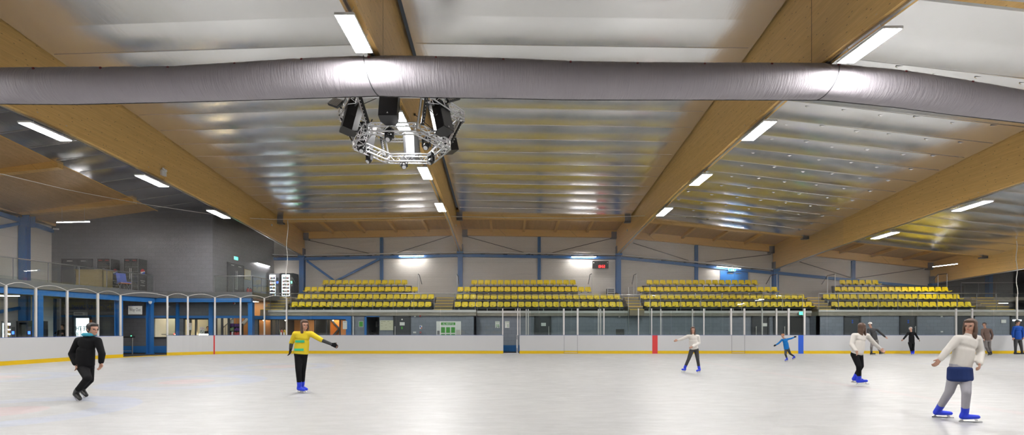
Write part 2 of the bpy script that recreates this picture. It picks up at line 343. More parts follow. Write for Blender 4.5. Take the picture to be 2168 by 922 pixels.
def build_roof():
    # foil between the beams: one sheet per bay, sagging between its battens
    pitch = 1.19; ys = [31.0 - i * pitch for i in range(int((31.0 - RIDGE) / pitch) + 1)]
    bays = [(-20.1, BX['A'] - .22)] + [(BX[a] + (.38 if a == 'B' else .28), BX[b] - .27) for a, b in zip(BN, BN[1:])] + [(BX['E'] + .28, XR)]
    rnd = random.Random(3)
    for bi, (x0, x1) in enumerate(bays):
        mb = MB(); nx = max(10, int((x1 - x0) / .5)); rows = []
        full = sorted([31.0 - i * pitch for i in range(34)])
        full = [y for y in full if y > -9.2]
        Y = []
        for a, b in zip(full, full[1:]):
            ns = 8
            if b > 15.4: 
                for k in range(ns): Y.append((a + (b - a) * k / ns, math.sin(PI * k / ns)))
            else: Y.append((a, 0))
        Y.append((31.0, 0))
        sagk = [rnd.uniform(.7, 1.3) for _ in range(nx + 1)]
        for (y, s) in Y:
            row = []
            for i in range(nx + 1):
                x = x0 + (x1 - x0) * i / nx
                edge = min(1, 3.0 * min(i, nx - i) / nx + .25)
                amp = .036
                dimple = 0
                row.append((x, y, foil_z(x, y) - amp * s * edge * (1 + .15 * math.sin(x * 1.7 + y)) + dimple))
            rows.append(row)
        n = nx + 1
        mb.add([v for r in rows for v in r], [(j * n + i, j * n + i + 1, (j + 1) * n + i + 1, (j + 1) * n + i) for j in range(len(rows) - 1) for i in range(nx)])
        o = struct('ceiling', mb, 'foil', smooth=False)
        me = o.data; me.polygons.foreach_set('use_smooth', [True] * len(me.polygons))
        # crease along the battens
        bm = bmesh.new(); bm.from_mesh(me)
        seam = [e for e in bm.edges if abs(e.verts[0].co.y - e.verts[1].co.y) < 1e-5 and any(abs(e.verts[0].co.y - f) < 1e-4 for f in full)]
        for e in seam: e.smooth = False
        bm.to_mesh(me); bm.free()
        # thin battens pressing the sheet
        mb = MB()
        for f in full[:-1]:
            if f > 15: mb.bar((x0 + .1, f, foil_z(x0, f) - .004), (x1 - .1, f, foil_z(x1, f) - .004), .035, .012)
        struct('ceiling_batten', mb, 'foil')
    mb = MB(); rnd = random.Random(9); full = [31.0 - i * pitch for i in range(1, 14)]
    for j, f in enumerate(full):
        for k in range(1, 8):
            x = BX['C'] + .3 + k * 1.38 + rnd.uniform(-.12, .12); y = f + pitch * (.12 if k % 2 else .2) + rnd.uniform(-.05, .05); z = foil_z(x, y) - .016
            mb.add([(x - .11, y - .03, z), (x + .10, y - .055, z + .004), (x + .12, y + .05, z + .02), (x - .08, y + .06, z + .022), (x, y, z - .04)], [(0, 1, 4), (1, 2, 4), (2, 3, 4), (3, 0, 4)])
    struct('ceiling_fixing', mb, 'foil')
    # timber deck behind the purlins and over the left bay
    def sheet(name, x0, x1, y0, y1, zf, nx, ny, mat):
        mb = MB(); n = nx + 1
        for dz in (0, .12):
            mb.add([(x0 + (x1 - x0) * i / nx, y0 + (y1 - y0) * j / ny, zf(x0 + (x1 - x0) * i / nx, y0 + (y1 - y0) * j / ny) + dz) for j in range(ny + 1) for i in range(n)],
                   [(j * n + i, j * n + i + 1, (j + 1) * n + i + 1, (j + 1) * n + i) for j in range(ny) for i in range(nx)])
        struct(name, mb, mat)
    xs = [-17.0] + [BX[k] for k in BN] + [XR]
    for a, b in zip(xs, xs[1:]): sheet('ceiling', a, b, 31.05, YB, clt_z, 1, 1, 'timber_board')
    sheet('ceiling', XL, -20.05, YN, RIDGE, lambda x, y: foil_z(x, y) + .10, 1, 1, 'timber_board')
    sheet('ceiling', XL, -20.05, RIDGE, 35.4, lambda x, y: foil_z(x, y) + .10, 1, 1, 'timber_board')
    sheet('ceiling', -20.1, -17.0, 28.0, 35.4, lambda x, y: foil_z(x, y) + .14, 1, 1, 'timber_board')
    # big glulam beams
    desc = dict(A='long curved glulam roof beam furthest left, over the grey block tower', B='curved glulam roof beam above the round lighting truss',
                C='curved glulam roof beam above the digital clock', D='curved glulam roof beam between the blue door and the rightmost seating block',
                E='lowest glulam roof beam at the far right, behind the last seats')
    for k in BN:
        X = BX[k]; ys = [YN + (35.3 - YN) * i / 40 for i in range(41)]
        lo = [(y, bot_z(k, y)) for y in ys]; hi = []
        for y in reversed(ys):
            z = clt_z(X, y) - .02 if y > 31.2 else foil_z(X, y) + .42
            hi.append((y, z))
        t = thing('roof_beam', desc[k], 'beam', (X, RIDGE, 0), group='glulam roof beams', kind='thing')
        mb = MB()
        n = len(ys)
        vs = [(x, y, z) for x in (-.15, .15) for (y, z) in ((yy - RIDGE, zz) for yy, zz in lo)] + [(x, y, z) for x in (-.15, .15) for (y, z) in ((yy - RIDGE, zz) for yy, zz in reversed(hi))]
        fs = []
        for i in range(n - 1):
            a0, a1, b0, b1 = i, n + i, 2 * n + i, 3 * n + i
            fs += [(a0, a0 + 1, b0 + 1, b0), (a1, b1, b1 + 1, a1 + 1), (a0, a1, a1 + 1, a0 + 1), (b0, b0 + 1, b1 + 1, b1)]
        fs += [(0, 2 * n, 3 * n, n), (n - 1, 2 * n - 1, 4 * n - 1, 3 * n - 1)]
        mb.add(vs, fs); part('timber', mb, 'glulam', t)
        tr = MB(); off = -.02
        pts = [(off, y - RIDGE, bot_z(k, y) - .028) for y in ys]
        for p, q in zip(pts, pts[1:]): tr.bar(p, q, .07, .05)
        part('lighting_track', tr, 'aluminium', t)
        jt = MB(); jt.box(-.154, -.151, -.36, -.345, bot_z(k, 12.65) + .0, foil_z(X, 12.65) + .35); part('splice_joint', jt, 'hair_brown', t); jt = MB(); jt.box(.151, .154, -.36, -.345, bot_z(k, 12.65) + .0, foil_z(X, 12.65) + .35); part('splice_joint', jt, 'hair_brown', t)
        sh = MB(); z = bot_z(k, 35.2)
        sh.box(-.19, -.155, 21.9, 22.35, z - .02, z + .5); part('steel_shoe', sh, 'bracket_grey', t); sh = MB(); sh.box(.155, .19, 21.9, 22.35, z - .02, z + .5); part('steel_shoe', sh, 'bracket_grey', t)
    # purlins across the bays, with their hanger brackets
    names = ['above the first seats', 'above the digital clock', 'above the blue door', 'above the rightmost seats']
    def purlin(a, b, y0, y1, za, zb, top, label, hang=True, nm='roof_purlin'):
        xa, xb = BX[a] + .16, BX[b] - .16; mid = (xa + xb) / 2
        t = thing(nm, label, 'beam', (mid, (y0 + y1) / 2, min(za, zb)), group='roof purlins', kind='thing')
        mb = MB(); ta, tb = top
        vs = [(x, y, z) for (x, zz, tt) in ((xa, za, ta), (xb, zb, tb)) for y in (y0, y1) for z in (zz, tt)]
        mb.add(vs, [(0, 1, 3, 2), (4, 6, 7, 5), (0, 4, 5, 1), (2, 3, 7, 6), (0, 2, 6, 4), (1, 5, 7, 3)]); part('timber', mb, 'glulam', t, world=True)
        if hang:
            for x, z, sg in ((xa, za, 1), (xb, zb, -1)): h = MB(); h.box(*sorted((x - sg*.0, x + sg * .38)), y0 - .02, y0 + .0, z - .07, z + .42); h.box(*sorted((x, x + sg * .38)), y0 - .02, y1 + .02, z - .09, z - .005); part('hanger_bracket', h, 'bracket_grey', t, world=True)
    for i, (a, b) in enumerate(zip(BN, BN[1:])):
        purlin(a, b, 31.05, 31.3, PUR31[a], PUR31[b], (clt_z(BX[a], 31.2), clt_z(BX[b], 31.2)), 'front glulam purlin where the silver foil ends, ' + names[i])
        purlin(a, b, 35.05, 35.3, PUR35[a], PUR35[b], (clt_z(BX[a], 35.2) , clt_z(BX[b], 35.2) ), 'rear glulam purlin on top of the white wall, ' + names[i])
        purlin(a, b, 12.75, 13.0, foil_z(BX[a], 13) - .05, foil_z(BX[b], 13) - .05, (foil_z(BX[a], 13) + .4, foil_z(BX[b], 13) + .4), 'ridge glulam purlin above the grey duct, ' + names[i], hang=False)
        for j in range(1, 5):
            x = BX[a] + (BX[b] - BX[a]) * j / 5; mb = MB(); mb.bar((x, 31.32, clt_z(x, 31.32) - .11), (x, 35.03, clt_z(x, 35.03) - .11), .16, .2)
            solo('roof_rafter', mb, 'glulam', '%s small rafter from left under the rear deck, %s' % (ORD[j - 1], names[i]), 'rafter', 'small rafters under the rear deck')
    # left bay cross beams
    for Y, lab in ((26.17, 'crosswise glulam beam over the left balcony, nearest the grey wall'), (21.8, 'crosswise glulam beam over the left balcony, nearer the camera'), (17.4, 'third crosswise glulam beam over the left balcony, at the frame edge')):
        mb = MB(); x0, x1 = -26.3, -20.12; zl = 7.53 + .1 * (26.17 - Y); zr = 8.22 + .1 * (26.17 - Y)
        mb.add([(x, y, z) for (x, a, b) in ((x0, zl, foil_z(x0, Y) + .08), (x1, zr, foil_z(x1, Y) + .08)) for y in (Y - .14, Y + .14) for z in (a, max(a + .3, b))], [(0, 1, 3, 2), (4, 6, 7, 5), (0, 4, 5, 1), (2, 3, 7, 6), (0, 2, 6, 4), (1, 5, 7, 3)])
        tag(solo('roof_beam', mb, 'glulam', lab, 'beam', 'left bay cross beams'), kind='thing')
    mb = MB()
    for x, z in ((-20.15, 0),):
        for y0 in range(-9, 28, 4): mb.bar((x, y0, foil_z(x, y0) - .0), (x, min(y0 + 4, 27.9), foil_z(x, min(y0 + 4, 27.9)) - .0), .06, .02)
    struct('trim_1', mb, 'glulam')
    mb = MB(); f = lambda y: 7.36 + .1 * (28 - y)
    mb.add([(x, y, z) for x in (-26.3, -26.05) for (y, s) in ((5.0, 0), (27.95, 0)) for z in (f(y), foil_z(-26.2, y) + .1)], [(0, 1, 3, 2), (4, 6, 7, 5), (0, 4, 5, 1), (2, 3, 7, 6), (0, 2, 6, 4), (1, 5, 7, 3)])
    tag(solo('wall_purlin', mb, 'glulam', 'glulam edge beam along the top of the far left wall', 'beam'), kind='thing')

# ------------------------------------------------------------------ shell
def holed(mb, x0, x1, z0, z1, y0, y1, holes):
    """wall facing the camera with openings (xa, xb, za, zb)"""
    cur = x0
    for xa, xb, za, zb in sorted(holes):
        if xa > cur: mb.box(cur, xa, y0, y1, z0, z1)
        if za > z0: mb.box(xa, xb, y0, y1, z0, za)
        if zb < z1: mb.box(xa, xb, y0, y1, zb, z1)
        cur = xb
    if cur < x1: mb.box(cur, x1, y0, y1, z0, z1)
    return mb
DECK = 3.54
def edge_x(Y): return -20.23 + .169 * (Y - 28.0)      # balcony edge on the left
RKX, RKY, RKR, RXL, RXR, RYN, RYF = -13.6, 22.3, 5.6, -19.2, 38.0, -1.0, 27.9
def rink_path():
    """plan outline, counter-clockwise"""
    pts = []
    for cx, cy, a0 in ((RXR - RKR, RYN + RKR, -90), (RXR - RKR, RYF - RKR, 0), (RXL + RKR, RYF - RKR, 90), (RXL + RKR, RYN + RKR, 180)):
        for k in range(13): a = math.radians(a0 + 90 * k / 12); pts.append((cx + RKR * math.cos(a), cy + RKR * math.sin(a)))
    return pts
def build_shell():
    mb = MB(); mb.box(XL - .2, XR + .2, YN - .2, 36.2, -.3, -.012); struct('floor', mb, 'rubber_floor')
    mb = MB(); pts = rink_path(); mb.prism([(x * 1.0, y * 1.0) for x, y in pts], -.01, 0.0, 'z'); struct('ice_floor', mb, 'ice')
    # back wall
    xs = [-17.04] + [BX[k] for k in BN] + [XR]
    mb = MB(); poly = [(-17.3, 2.3), (31.4, 2.3)] + [(31.4, clt_z(31.4, 35.4))] + [(BX[k], clt_z(BX[k], 35.4)) for k in 'EDCBA'] + [(-17.3, clt_z(-17.3, 35.4))]
    mb.prism(poly, 35.42, 35.6, 'y'); struct('wall_back', mb, 'white_panel')
    mb = MB(); mb.prism([(31.4, 0), (XR, 0), (XR, 6.4), (31.4, 6.6)], 35.42, 35.6, 'y'); struct('wall_back_right', mb, 'grey_block')
    # left wall, grey block tower
    mb = MB(); mb.prism([(YN, 0), (28.1, 0), (28.1, foil_z(XL, 28.1)), (RIDGE, foil_z(XL, RIDGE)), (YN, foil_z(XL, YN))], XL - .2, XL, 'x'); struct('wall_left', mb, 'white_panel')
    mb = MB(); mb.prism([(XL, 3.2), (-17.04, 3.2), (-17.04, foil_z(-17.04, 28) + .12), (-20.1, foil_z(-20.1, 28) + .12), (XL, foil_z(XL, 28) + .1)], 28.0, 28.2, 'y')
    mb.prism([(28.2, DECK), (35.4, DECK), (35.4, foil_z(-17.04, 35.4) + .4), (28.2, foil_z(-17.04, 28.2) + .2)], -17.24, -17.04, 'x'); struct('wall_tower', mb, 'grey_block')
    mb = MB(); mb.box(XL, XR, YN - .2, YN, 0, 9.5); struct('wall_near', mb, 'grey_block')
    mb = MB(); mb.box(XR, XR + .2, YN, 35.6, 0, 8.5); struct('wall_right', mb, 'grey_block')
    # deck on the left and behind the seats
    mb = MB(); mb.prism([(XL, 2.0), (edge_x(2), 2.0), (edge_x(28.0), 28.0), (-14.75, 28.0), (-14.75, 35.4), (XL, 35.4)], 3.22, DECK, 'z'); struct('floor_balcony', mb, 'charcoal')
    mb = MB(); mb.prism([(edge_x(2) + .0, 2.0), (edge_x(2) + .03, 2.0), (edge_x(28.0) + .03, 27.97), (-14.72, 27.97), (-14.72, 30.0), (-14.75, 30.0), (-14.75, 28.0), (edge_x(28.0), 28.0)], 3.22, DECK + .03, 'z'); struct('trim_2', mb, 'grey_steel')
    mb = MB(); mb.box(-14.75, XR, 31.98, 35.42, DECK - .2, DECK); struct('floor_gallery', mb, 'concrete')
    # stand slab: left part, recessed middle, right part
    xm0, xm1 = PX(1008, 29.9), PX(1733, 29.9)
    mb = MB(); mb.box(-14.75, xm0, 29.9, 31.3, 2.25, 2.50).box(xm0, xm1, 30.6, 31.3, 2.25, 2.50).box(xm1, XR, 29.9, 31.3, 2.25, 2.50)
    struct('trim_3', mb, 'concrete')
    mb = MB(); mb.box(-14.75, xm0, 29.86, 29.96, 2.46, 2.62).box(xm0, xm1, 30.56, 30.66, 2.44, 2.58).box(xm1, XR, 29.86, 29.96, 2.49, 2.62); struct('trim_4', mb, 'post_white')
    # ground floor fronts
    H = 28.6
    holes = [(PX(160, H), PX(192, H), .05, 2.12), (PX(319, H), PX(373, H), PZ(715, H), PZ(674, H)), (PX(388, H), PX(443, H), .95, PZ(674, H)), (PX(453, H), PX(527, H), .05, PZ(673, H))]
    mb = MB(); holed(mb, XL, PX(533, H), 0, 3.22, H, H + .15, holes); struct('wall_front', mb, 'grey_block')
    mb = MB()
    for a, b, y0, y1 in ((262, 528, 669, 674.5),): mb.box(PX(a, H), PX(b, H), H - .04, H, PZ(y1, H), PZ(y0, H))
    mb.box(PX(130, H), PX(262, H), H - .04, H, PZ(672, H), PZ(668, H))
    mb.box(PX(262, H), PX(376, H), H - .03, H, .02, .42); mb.box(PX(376, H), PX(530, H), H - .03, H, .02, .42)
    for a, b in ((374.5, 380), (444, 451.5), (112, 120)): mb.box(PX(a, H), PX(b, H), H - .10, H, 0, 3.2)
    struct('trim_5', mb, 'blue_paint')
    mb = MB()    # blue edge beam below the balcony fascia, and its posts
    a = Vector((edge_x(2) - .15, 2, 3.08)); b = Vector((edge_x(27.9) - .15, 27.9, 3.08)); mb.bar(a, b, .2, .27); mb.bar((b.x, 28.1, 3.10), (-14.8, 28.1, 3.10), .2, .24)
    struct('trim_6', mb, 'blue_paint')
    for i, (Y, lab) in enumerate(((22.1, 'blue steel post under the balcony, left of the person with a phone'), (25.9, 'blue steel post framing the left side of the way out opening'), (27.75, 'blue steel post at the balcony corner, right of the way out sign'))):
        x = edge_x(Y) - .2; mb = MB(); mb.box(x - .14, x - .11, Y - .12, Y + .12, 0, 2.94).box(x + .11, x + .14, Y - .12, Y + .12, 0, 2.94).box(x - .12, x + .12, Y - .02, Y + .02, 0, 2.94).box(x - .17, x + .17, Y - .15, Y + .15, -.01, .02)
        solo('steel_post', mb, 'blue_paint', lab, 'post', 'blue posts under the balcony', 'thing')
    mb = MB(); x0, x1 = PX(528, 28.2), PX(537, 28.2); mb.box(x0, x1, 28.05, 28.3, 0, 3.0); solo('steel_post', mb, 'blue_paint', 'blue steel post under the balcony end, left of the cafe windows', 'post', 'blue posts under the balcony', 'thing')
    # cafe front below the first seating block
    G = 30.0
    mb = MB(); hol = [(PX(546, G), PX(736, G), .95, PZ(676, G)), (PX(775, G), PX(803, G), .02, PZ(670, G))]
    holed(mb, PX(533, G), xm0, 0, 2.25, G, G + .15, hol); mb.box(xm0 - .15, xm0, G, 30.75, 0, 2.3); struct('wall_cafe', mb, 'slate_block')
    mb = MB(); mb.box(PX(536, G), PX(733, G), G - .05, G, PZ(676.5, G), 2.24); mb.box(PX(733, G), PX(744, G), G - .06, G, 0, 2.24)
    for a, b in ((583, 588), (666, 700), (733, 737)): pass
    mb.box(PX(772, G), PX(776, G), G - .04, G + .1, 0, 2.24); mb.box(PX(772, G), PX(804, G), G - .04, G + .02, PZ(672, G), 2.24); struct('trim_7', mb, 'blue_paint')
    mb = MB()
    for x in (546, 584.5, 589, 666, 691, 719, 735): mb.box(PX(x - 1.2, G), PX(x + 1.2, G), G + .02, G + .1, .95, PZ(676, G))
    mb.box(PX(546, G), PX(736, G), G + .02, G + .1, PZ(678.5, G), PZ(676, G)); mb.box(PX(546, G), PX(736, G), G + .0, G + .1, .93, .98); struct('window_1', mb, 'charcoal')
    mb = MB(); G2 = 30.75; hol = []
    mb.box(xm0, xm1, G2, G2 + .15, 0, 2.3); struct('wall_bench', mb, 'slate_block')
    mb = MB(); mb.box(xm0, xm1, G2 - .02, G2, .12, .40); mb.box(xm0, xm1, G2 - .03, G2, 0, .12); struct('baseboard_back', mb.mat(0), 'blue_block')
    mb = MB(); mb.box(xm1, XR, G, G + .15, 0, 2.25); mb.box(xm1, xm1 + .15, G, 30.75, 0, 2.25); struct('wall_changing', mb, 'slate_block')
    # rooms behind the openings
    mb = MB(); mb.box(-26.3, -14.9, 31.4, 31.5, 0, 3.2); struct('wall_room', mb, 'cream_wall')
    mb = MB(); mb.box(PX(341, 30.8), PX(376, 30.8), 30.8, 30.9, 0, 3.2); struct('wall_room', mb, 'grey_block')
    mb = MB(); mb.box(PX(452, 31.2), -14.9, 31.2, 31.3, 0, 3.2); struct('wall_room', mb, 'cafe_wood')
    mb = MB(); mb.box(PX(383, 29), PX(383, 29) + .1, 28.75, 31.4, 0, 3.2).box(PX(448, 29), PX(448, 29) + .1, 28.75, 31.4, 0, 3.2).box(-21.0, -20.9, 28.75, 31.4, 0, 3.2); struct('wall_room', mb, 'cream_wall')
    mb = MB(); mb.box(-14.6, -8.6, 33.2, 33.3, 0, 2.3); struct('wall_room', mb, 'cafe_wood')
    mb = MB(); mb.box(-14.75, -14.65, 30.2, 35, 0, 2.3).box(-9.7, -9.6, 30.2, 33.3, 0, 2.3); struct('wall_room', mb, 'cafe_dark')
    mb = MB(); mb.box(-8.9, -8.8, 30.2, 32.6, 0, 2.3).box(-7.9, -7.8, 30.2, 32.6, 0, 2.3).box(-8.9, -7.8, 32.5, 32.6, 0, 2.3); struct('wall_room', mb, 'grey_block')
    for (x0, x1, y0, y1, z) in ((-20.6, -19.9, 29.3, 30.9, 3.16), (-18.4, -17.6, 29.5, 30.8, 3.16), (-13.5, -12.5, 30.8, 32.4, 2.21), (-11.4, -10.6, 30.8, 32.4, 2.21), (-16.6, -15.8, 29.4, 30.8, 3.16), (-25.2, -24.6, 18.0, 19.2, 3.13), (-24.6, -24.0, 21.6, 22.8, 3.13), (-22.6, -22.2, 22.9, 23.7, 3.13)):  # the panels under the balcony are added, unseen lamps that brighten that zone
        t = thing('ceiling_light', {-20.6: 'lit panel on the office ceiling behind the turnstile window', -18.4: 'lit panel on the reception ceiling', -13.5: 'lit panel on the cafe ceiling above the sauce bottles', -11.4: 'lit panel on the cafe ceiling by the dark window', -16.6: 'lit panel on the ceiling above the shop shelves', -25.2: 'added fill light panel under the balcony beyond the left frame edge', -24.6: 'added fill light panel hidden under the balcony near the snack machines', -22.6: 'added fill light panel hidden under the balcony before the lit door'}[x0], 'light', ((x0 + x1) / 2, (y0 + y1) / 2, z), group='room ceiling panels')
        a, b = (x1 - x0) / 2, (y1 - y0) / 2
        f = MB(); f.box(-a - .03, a + .03, -b - .03, b + .03, 0, .05); part('frame', f, 'white_paint', t); d = MB(); d.box(-a, a, -b, b, -.012, -.001); part('diffuser', d, 'room_light', t)

def build_back_steel():
    xs = [BX[k] for k in BN]; mids = [(xs[i] + xs[i + 1]) / 2 for i in range(4)]
    mb = MB()
    lab = dict(A='blue steel column beside the gallery vending machines', B='blue steel column between first and second seating blocks', C='blue steel column right of the digital clock', D='blue steel column right of the blue double door', E='blue steel column at the right end of the white wall')
    for k in BN:
        X = BX[k]; mb = MB(); mb.box(X - .17, X + .17, 35.08, 35.11, DECK, bot_z(k, 35.2) - .03).box(X - .17, X + .17, 35.38, 35.41, DECK, bot_z(k, 35.2) - .03).box(X - .02, X + .02, 35.1, 35.4, DECK, bot_z(k, 35.2) - .03).box(X - .24, X + .24, 35.02, 35.4, bot_z(k, 35.2) - .16, bot_z(k, 35.2) - .03)
        solo('steel_post', mb, 'blue_paint', lab[k], 'post', 'blue wall columns', 'thing')
    for i, X in enumerate(mids):
        mb = MB(); top = byx(PUR35, X); mb.box(X - .11, X + .11, 35.25, 35.28, DECK, top).box(X - .11, X + .11, 35.38, 35.41, DECK, top).box(X - .02, X + .02, 35.25, 35.4, DECK, top)
        solo('steel_post', mb, 'blue_paint', 'slim blue steel post up to the rear purlin, ' + ['above the first seating block', 'above the second seating block', 'left of the blue double door', 'above the rightmost seating block'][i], 'post', 'slim blue wall posts', 'thing')
    chain = [(-17.0, byx(GIRT, -17.0, left=.0))] + [(BX[k], GIRT[k]) for k in BN]
    for i, ((xa, za), (xb, zb)) in enumerate(zip(chain, chain[1:])):
        mb = MB(); a = xa + (.18 if i else .02); mb.bar((a, 35.3, za), (xb - .18, 35.3, zb), .16, .2)
        solo('wall_girt', mb, 'blue_paint', 'blue horizontal steel rail on the white wall, ' + ['above the vending machines', 'in the bay of the first seats', 'in the bay with the clock', 'in the bay with the blue door', 'in the bay of the rightmost seats'][i], 'rail', 'blue wall rails', 'thing')
    # blue braces
    for (xa, ya, xb, yb, l) in ((650, 553, 708, 592, 'blue diagonal brace sloping down from the column beside the vending machines'), (803, 549, 712, 592, 'blue diagonal brace sloping down left from the slim post above the first seats')):
        mb = MB(); p, q = P(xa, ya, 35.2), P(xb, yb + 3, 35.2); mb.bar(p, q, .12, .15); solo('diagonal_brace', mb, 'blue_paint', l, 'brace', 'blue diagonal braces')
    # thin rods
    rods = [(652, 509, 800, 541, 'rising to the column by the vending machines'), (828, 540, 962, 497, 'rising to the beam above the truss'), (983, 500, 1130, 541, 'falling right from the second column'), (1152, 540, 1300, 504, 'rising to the column by the clock'), (1340, 515, 1460, 553, 'falling right from the clock column'), (1490, 556, 1632, 539, 'rising right of the blue door'), (1693, 555, 1800, 588, 'falling right above the rightmost block'), (1812, 590, 1955, 569, 'rising to the last column')]
    for a, b, c, d, l in rods:
        mb = MB(); mb.tube([P(a, b, 35.22), P(c, d, 35.22)], .022, 6); solo('tie_rod', mb, 'dark_metal', 'thin dark tie rod on the white wall, ' + l, 'rod', 'dark tie rods')
    # white service pipe and cable tray over the girt
    t = thing('service_pipe', 'long pale service pipe running along the top of the blue rail', 'pipe', (0, 35.15, 6.8))
    mb = MB(); pts = [(-17.0, 6.86)] + [(BX[k], GIRT[k] + .22) for k in 'ABCD']
    mb.tube([(x, 35.12, z) for x, z in pts], .05, 8); part('pipe', mb, 'white_paint', t, world=True)
    mb = MB(); mb.tube([(x, 35.05, z - .10) for x, z in pts], .018, 5)
    for (x0, z0), (x1, z1) in zip(pts, pts[1:]):
        for k in range(1, 7): f = k / 7; x = x0 + (x1 - x0) * f; z = z0 + (z1 - z0) * f; mb.box(x - .16, x + .16, 35.03, 35.2, z - .12, z - .09)
    part('bracket', mb, 'dark_metal', t, world=True)
    # left wall steel
    for Y, l in ((26.17, 'tall blue steel column on the left wall behind the balcony rail'),):
        mb = MB(); x = -26.1; z = 7.5 + .1 * (26.17 - Y)
        mb.box(x - .2, x + .2, Y - .14, Y - .11, 0, z).box(x - .2, x + .2, Y + .11, Y + .14, 0, z).box(x - .02, x + .02, Y - .12, Y + .12, 0, z)
        mb.box(x - .1, x + .42, Y - .18, Y - .15, z - .55, z + .05).box(x - .1, x + .42, Y + .15, Y + .18, z - .55, z + .05)
        solo('steel_post', mb, 'blue_paint', l, 'post', 'left wall columns', 'thing')
    mb = MB(); mb.bar((-26.25, 15, 8.4), (-26.25, 27.95, 7.1), .14, .22); solo('wall_girt', mb, 'blue_paint', 'blue sloping steel rail high on the left wall', 'rail', 'left wall rails', 'thing')
    mb = MB(); mb.bar((-26.2, 26.0, 7.1), (-26.2, 19.0, 4.3), .12, .16); solo('diagonal_brace', mb, 'blue_paint', 'blue diagonal brace at the left frame edge above the balcony', 'brace', 'left wall braces')
    mb = MB(); mb.bar((-26.2, 26.0, 2.55), (-26.2, 19.0, 0.9), .12, .16); solo('diagonal_brace', mb, 'blue_paint', 'blue diagonal brace under the balcony above the snack machines', 'brace', 'left wall braces')

# ------------------------------------------------------------------ lamps
def build_lights():
    def proto():
        t = thing('panel_light', 'x', 'light')
        m = MB(); m.box(-.21, .21, -.73, .73, .0, .055); part('housing', m, 'white_paint', t)
        m = MB(); m.box(-.19, .19, -.70, .70, -.006, -.001); part('diffuser', m, 'lamp_panel', t)
        m = MB()
        for y in (-.5, .5): m.tube([(0.05, y, .055), (.17, y, .42)], .006, 5); m.box(.14, .2, y - .03, y + .03, .41, .44)
        part('hanging_wire', m, 'aluminium', t)
        m = MB(); m.tube([(-.02 + .09 * math.cos(a), .62, .14 + .09 * math.sin(a)) for a in [PI * 2 * k / 12 for k in range(13)]], .006, 5); part('power_cable', m, 'cable_white', t)
        return t
    base = proto(); first = True
    ys = [25.1, 20.4, 15.7, 10.95, 6.4, 1.7, -3.0]
    nth = ['farthest lit panel lamp', 'second farthest lit panel lamp', 'third farthest lit panel lamp', 'fourth farthest lit panel lamp', 'fifth farthest lit panel lamp', 'sixth farthest lit panel lamp', 'rearmost lit panel lamp']
    bn = dict(A='under the leftmost curved beam', B='under the beam over the lighting truss', C='under the beam over the clock', D='under the fourth beam from the left', E='under the lowest beam at the right')
    for k in BN:
        for i, y in enumerate(ys):
            o = base if first else copy_tree(base); first = False
            x = BX[k] + (-.05 if k in 'AB' else .05); dz = .32 if (k == 'B' and i < 4) else (.26 if k in 'BCD' else .24)
            if k == 'C' and i == 3: dz = .30
            o.location = (x, y, bot_z(k, y) - dz); tag(o, nth[i] + ' ' + bn[k], 'light', 'lit panel lamps under the beams')
            sl = (bot_z(k, y + .7) - bot_z(k, y - .7)) / 1.4; o.rotation_euler = (math.atan(sl) * .6, 0, 0)
            if k in 'CDE': o.scale = (-1, 1, 1)
    # extra rows above the left balcony bay
    def strip(a, b, label, drop=None):
        a = Vector(a); b = Vector(b); m = (a + b) / 2; t = thing('batten_light', label, 'light', tuple(m), group='slim lit batten lamps')
        h = MB(); up = Vector((0, 0, .035)); h.bar(a + up - m, b + up - m, .09, .05); part('housing', h, 'white_paint', t)
        d = MB(); d.bar(a - m, b - m, .07, .02); part('diffuser', d, 'lamp_strip', t)
        if drop:
            w = MB()
            for p in (a.lerp(b, .15), a.lerp(b, .85)): w.tube([p + up - m, p + Vector((0, 0, drop)) - m], .006, 5)
            part('hanging_wire', w, 'aluminium', t)
    strip(P(845, 543, 34.9), P(897, 542, 34.9), 'slim lit batten lamp on the wall above the first seating block')
    strip(P(1210, 544.5, 34.9), P(1262, 544.5, 34.9), 'slim lit batten lamp on the wall left of the digital clock')
    strip(P(1518, 565, 34.9), P(1568, 569.5, 34.9), 'slim lit batten lamp above the blue double door')
    strip(P(1976, 565.5, 32.0), P(2026, 559.5, 29.0), 'slim lit batten lamp on the side of the lowest beam')
    strip(P(121, 471.5, 25.3), P(189, 470, 25.3), 'slim lit batten lamp hanging over the left balcony', .75)
    strip((-24.6, 17.0, 8.1), (-24.6, 18.6, 8.1), 'slim lit batten lamp cut by the left frame edge', .4)
    strip((-16.98, 32.9, PZ(557.5, 32.9)), (-16.98, 34.6, PZ(565, 34.6)), 'slim lit batten lamp on the grey tower side wall')
    strip((-25.2, 23.0, 2.98), (-23.2, 23.0, 2.98), 'slim lit batten lamp under the left balcony above the snack machines')
    strip(P(2105, 643, 33.0), P(2133, 643, 33.0), 'slim lit batten lamp low at the right beside the stairs')

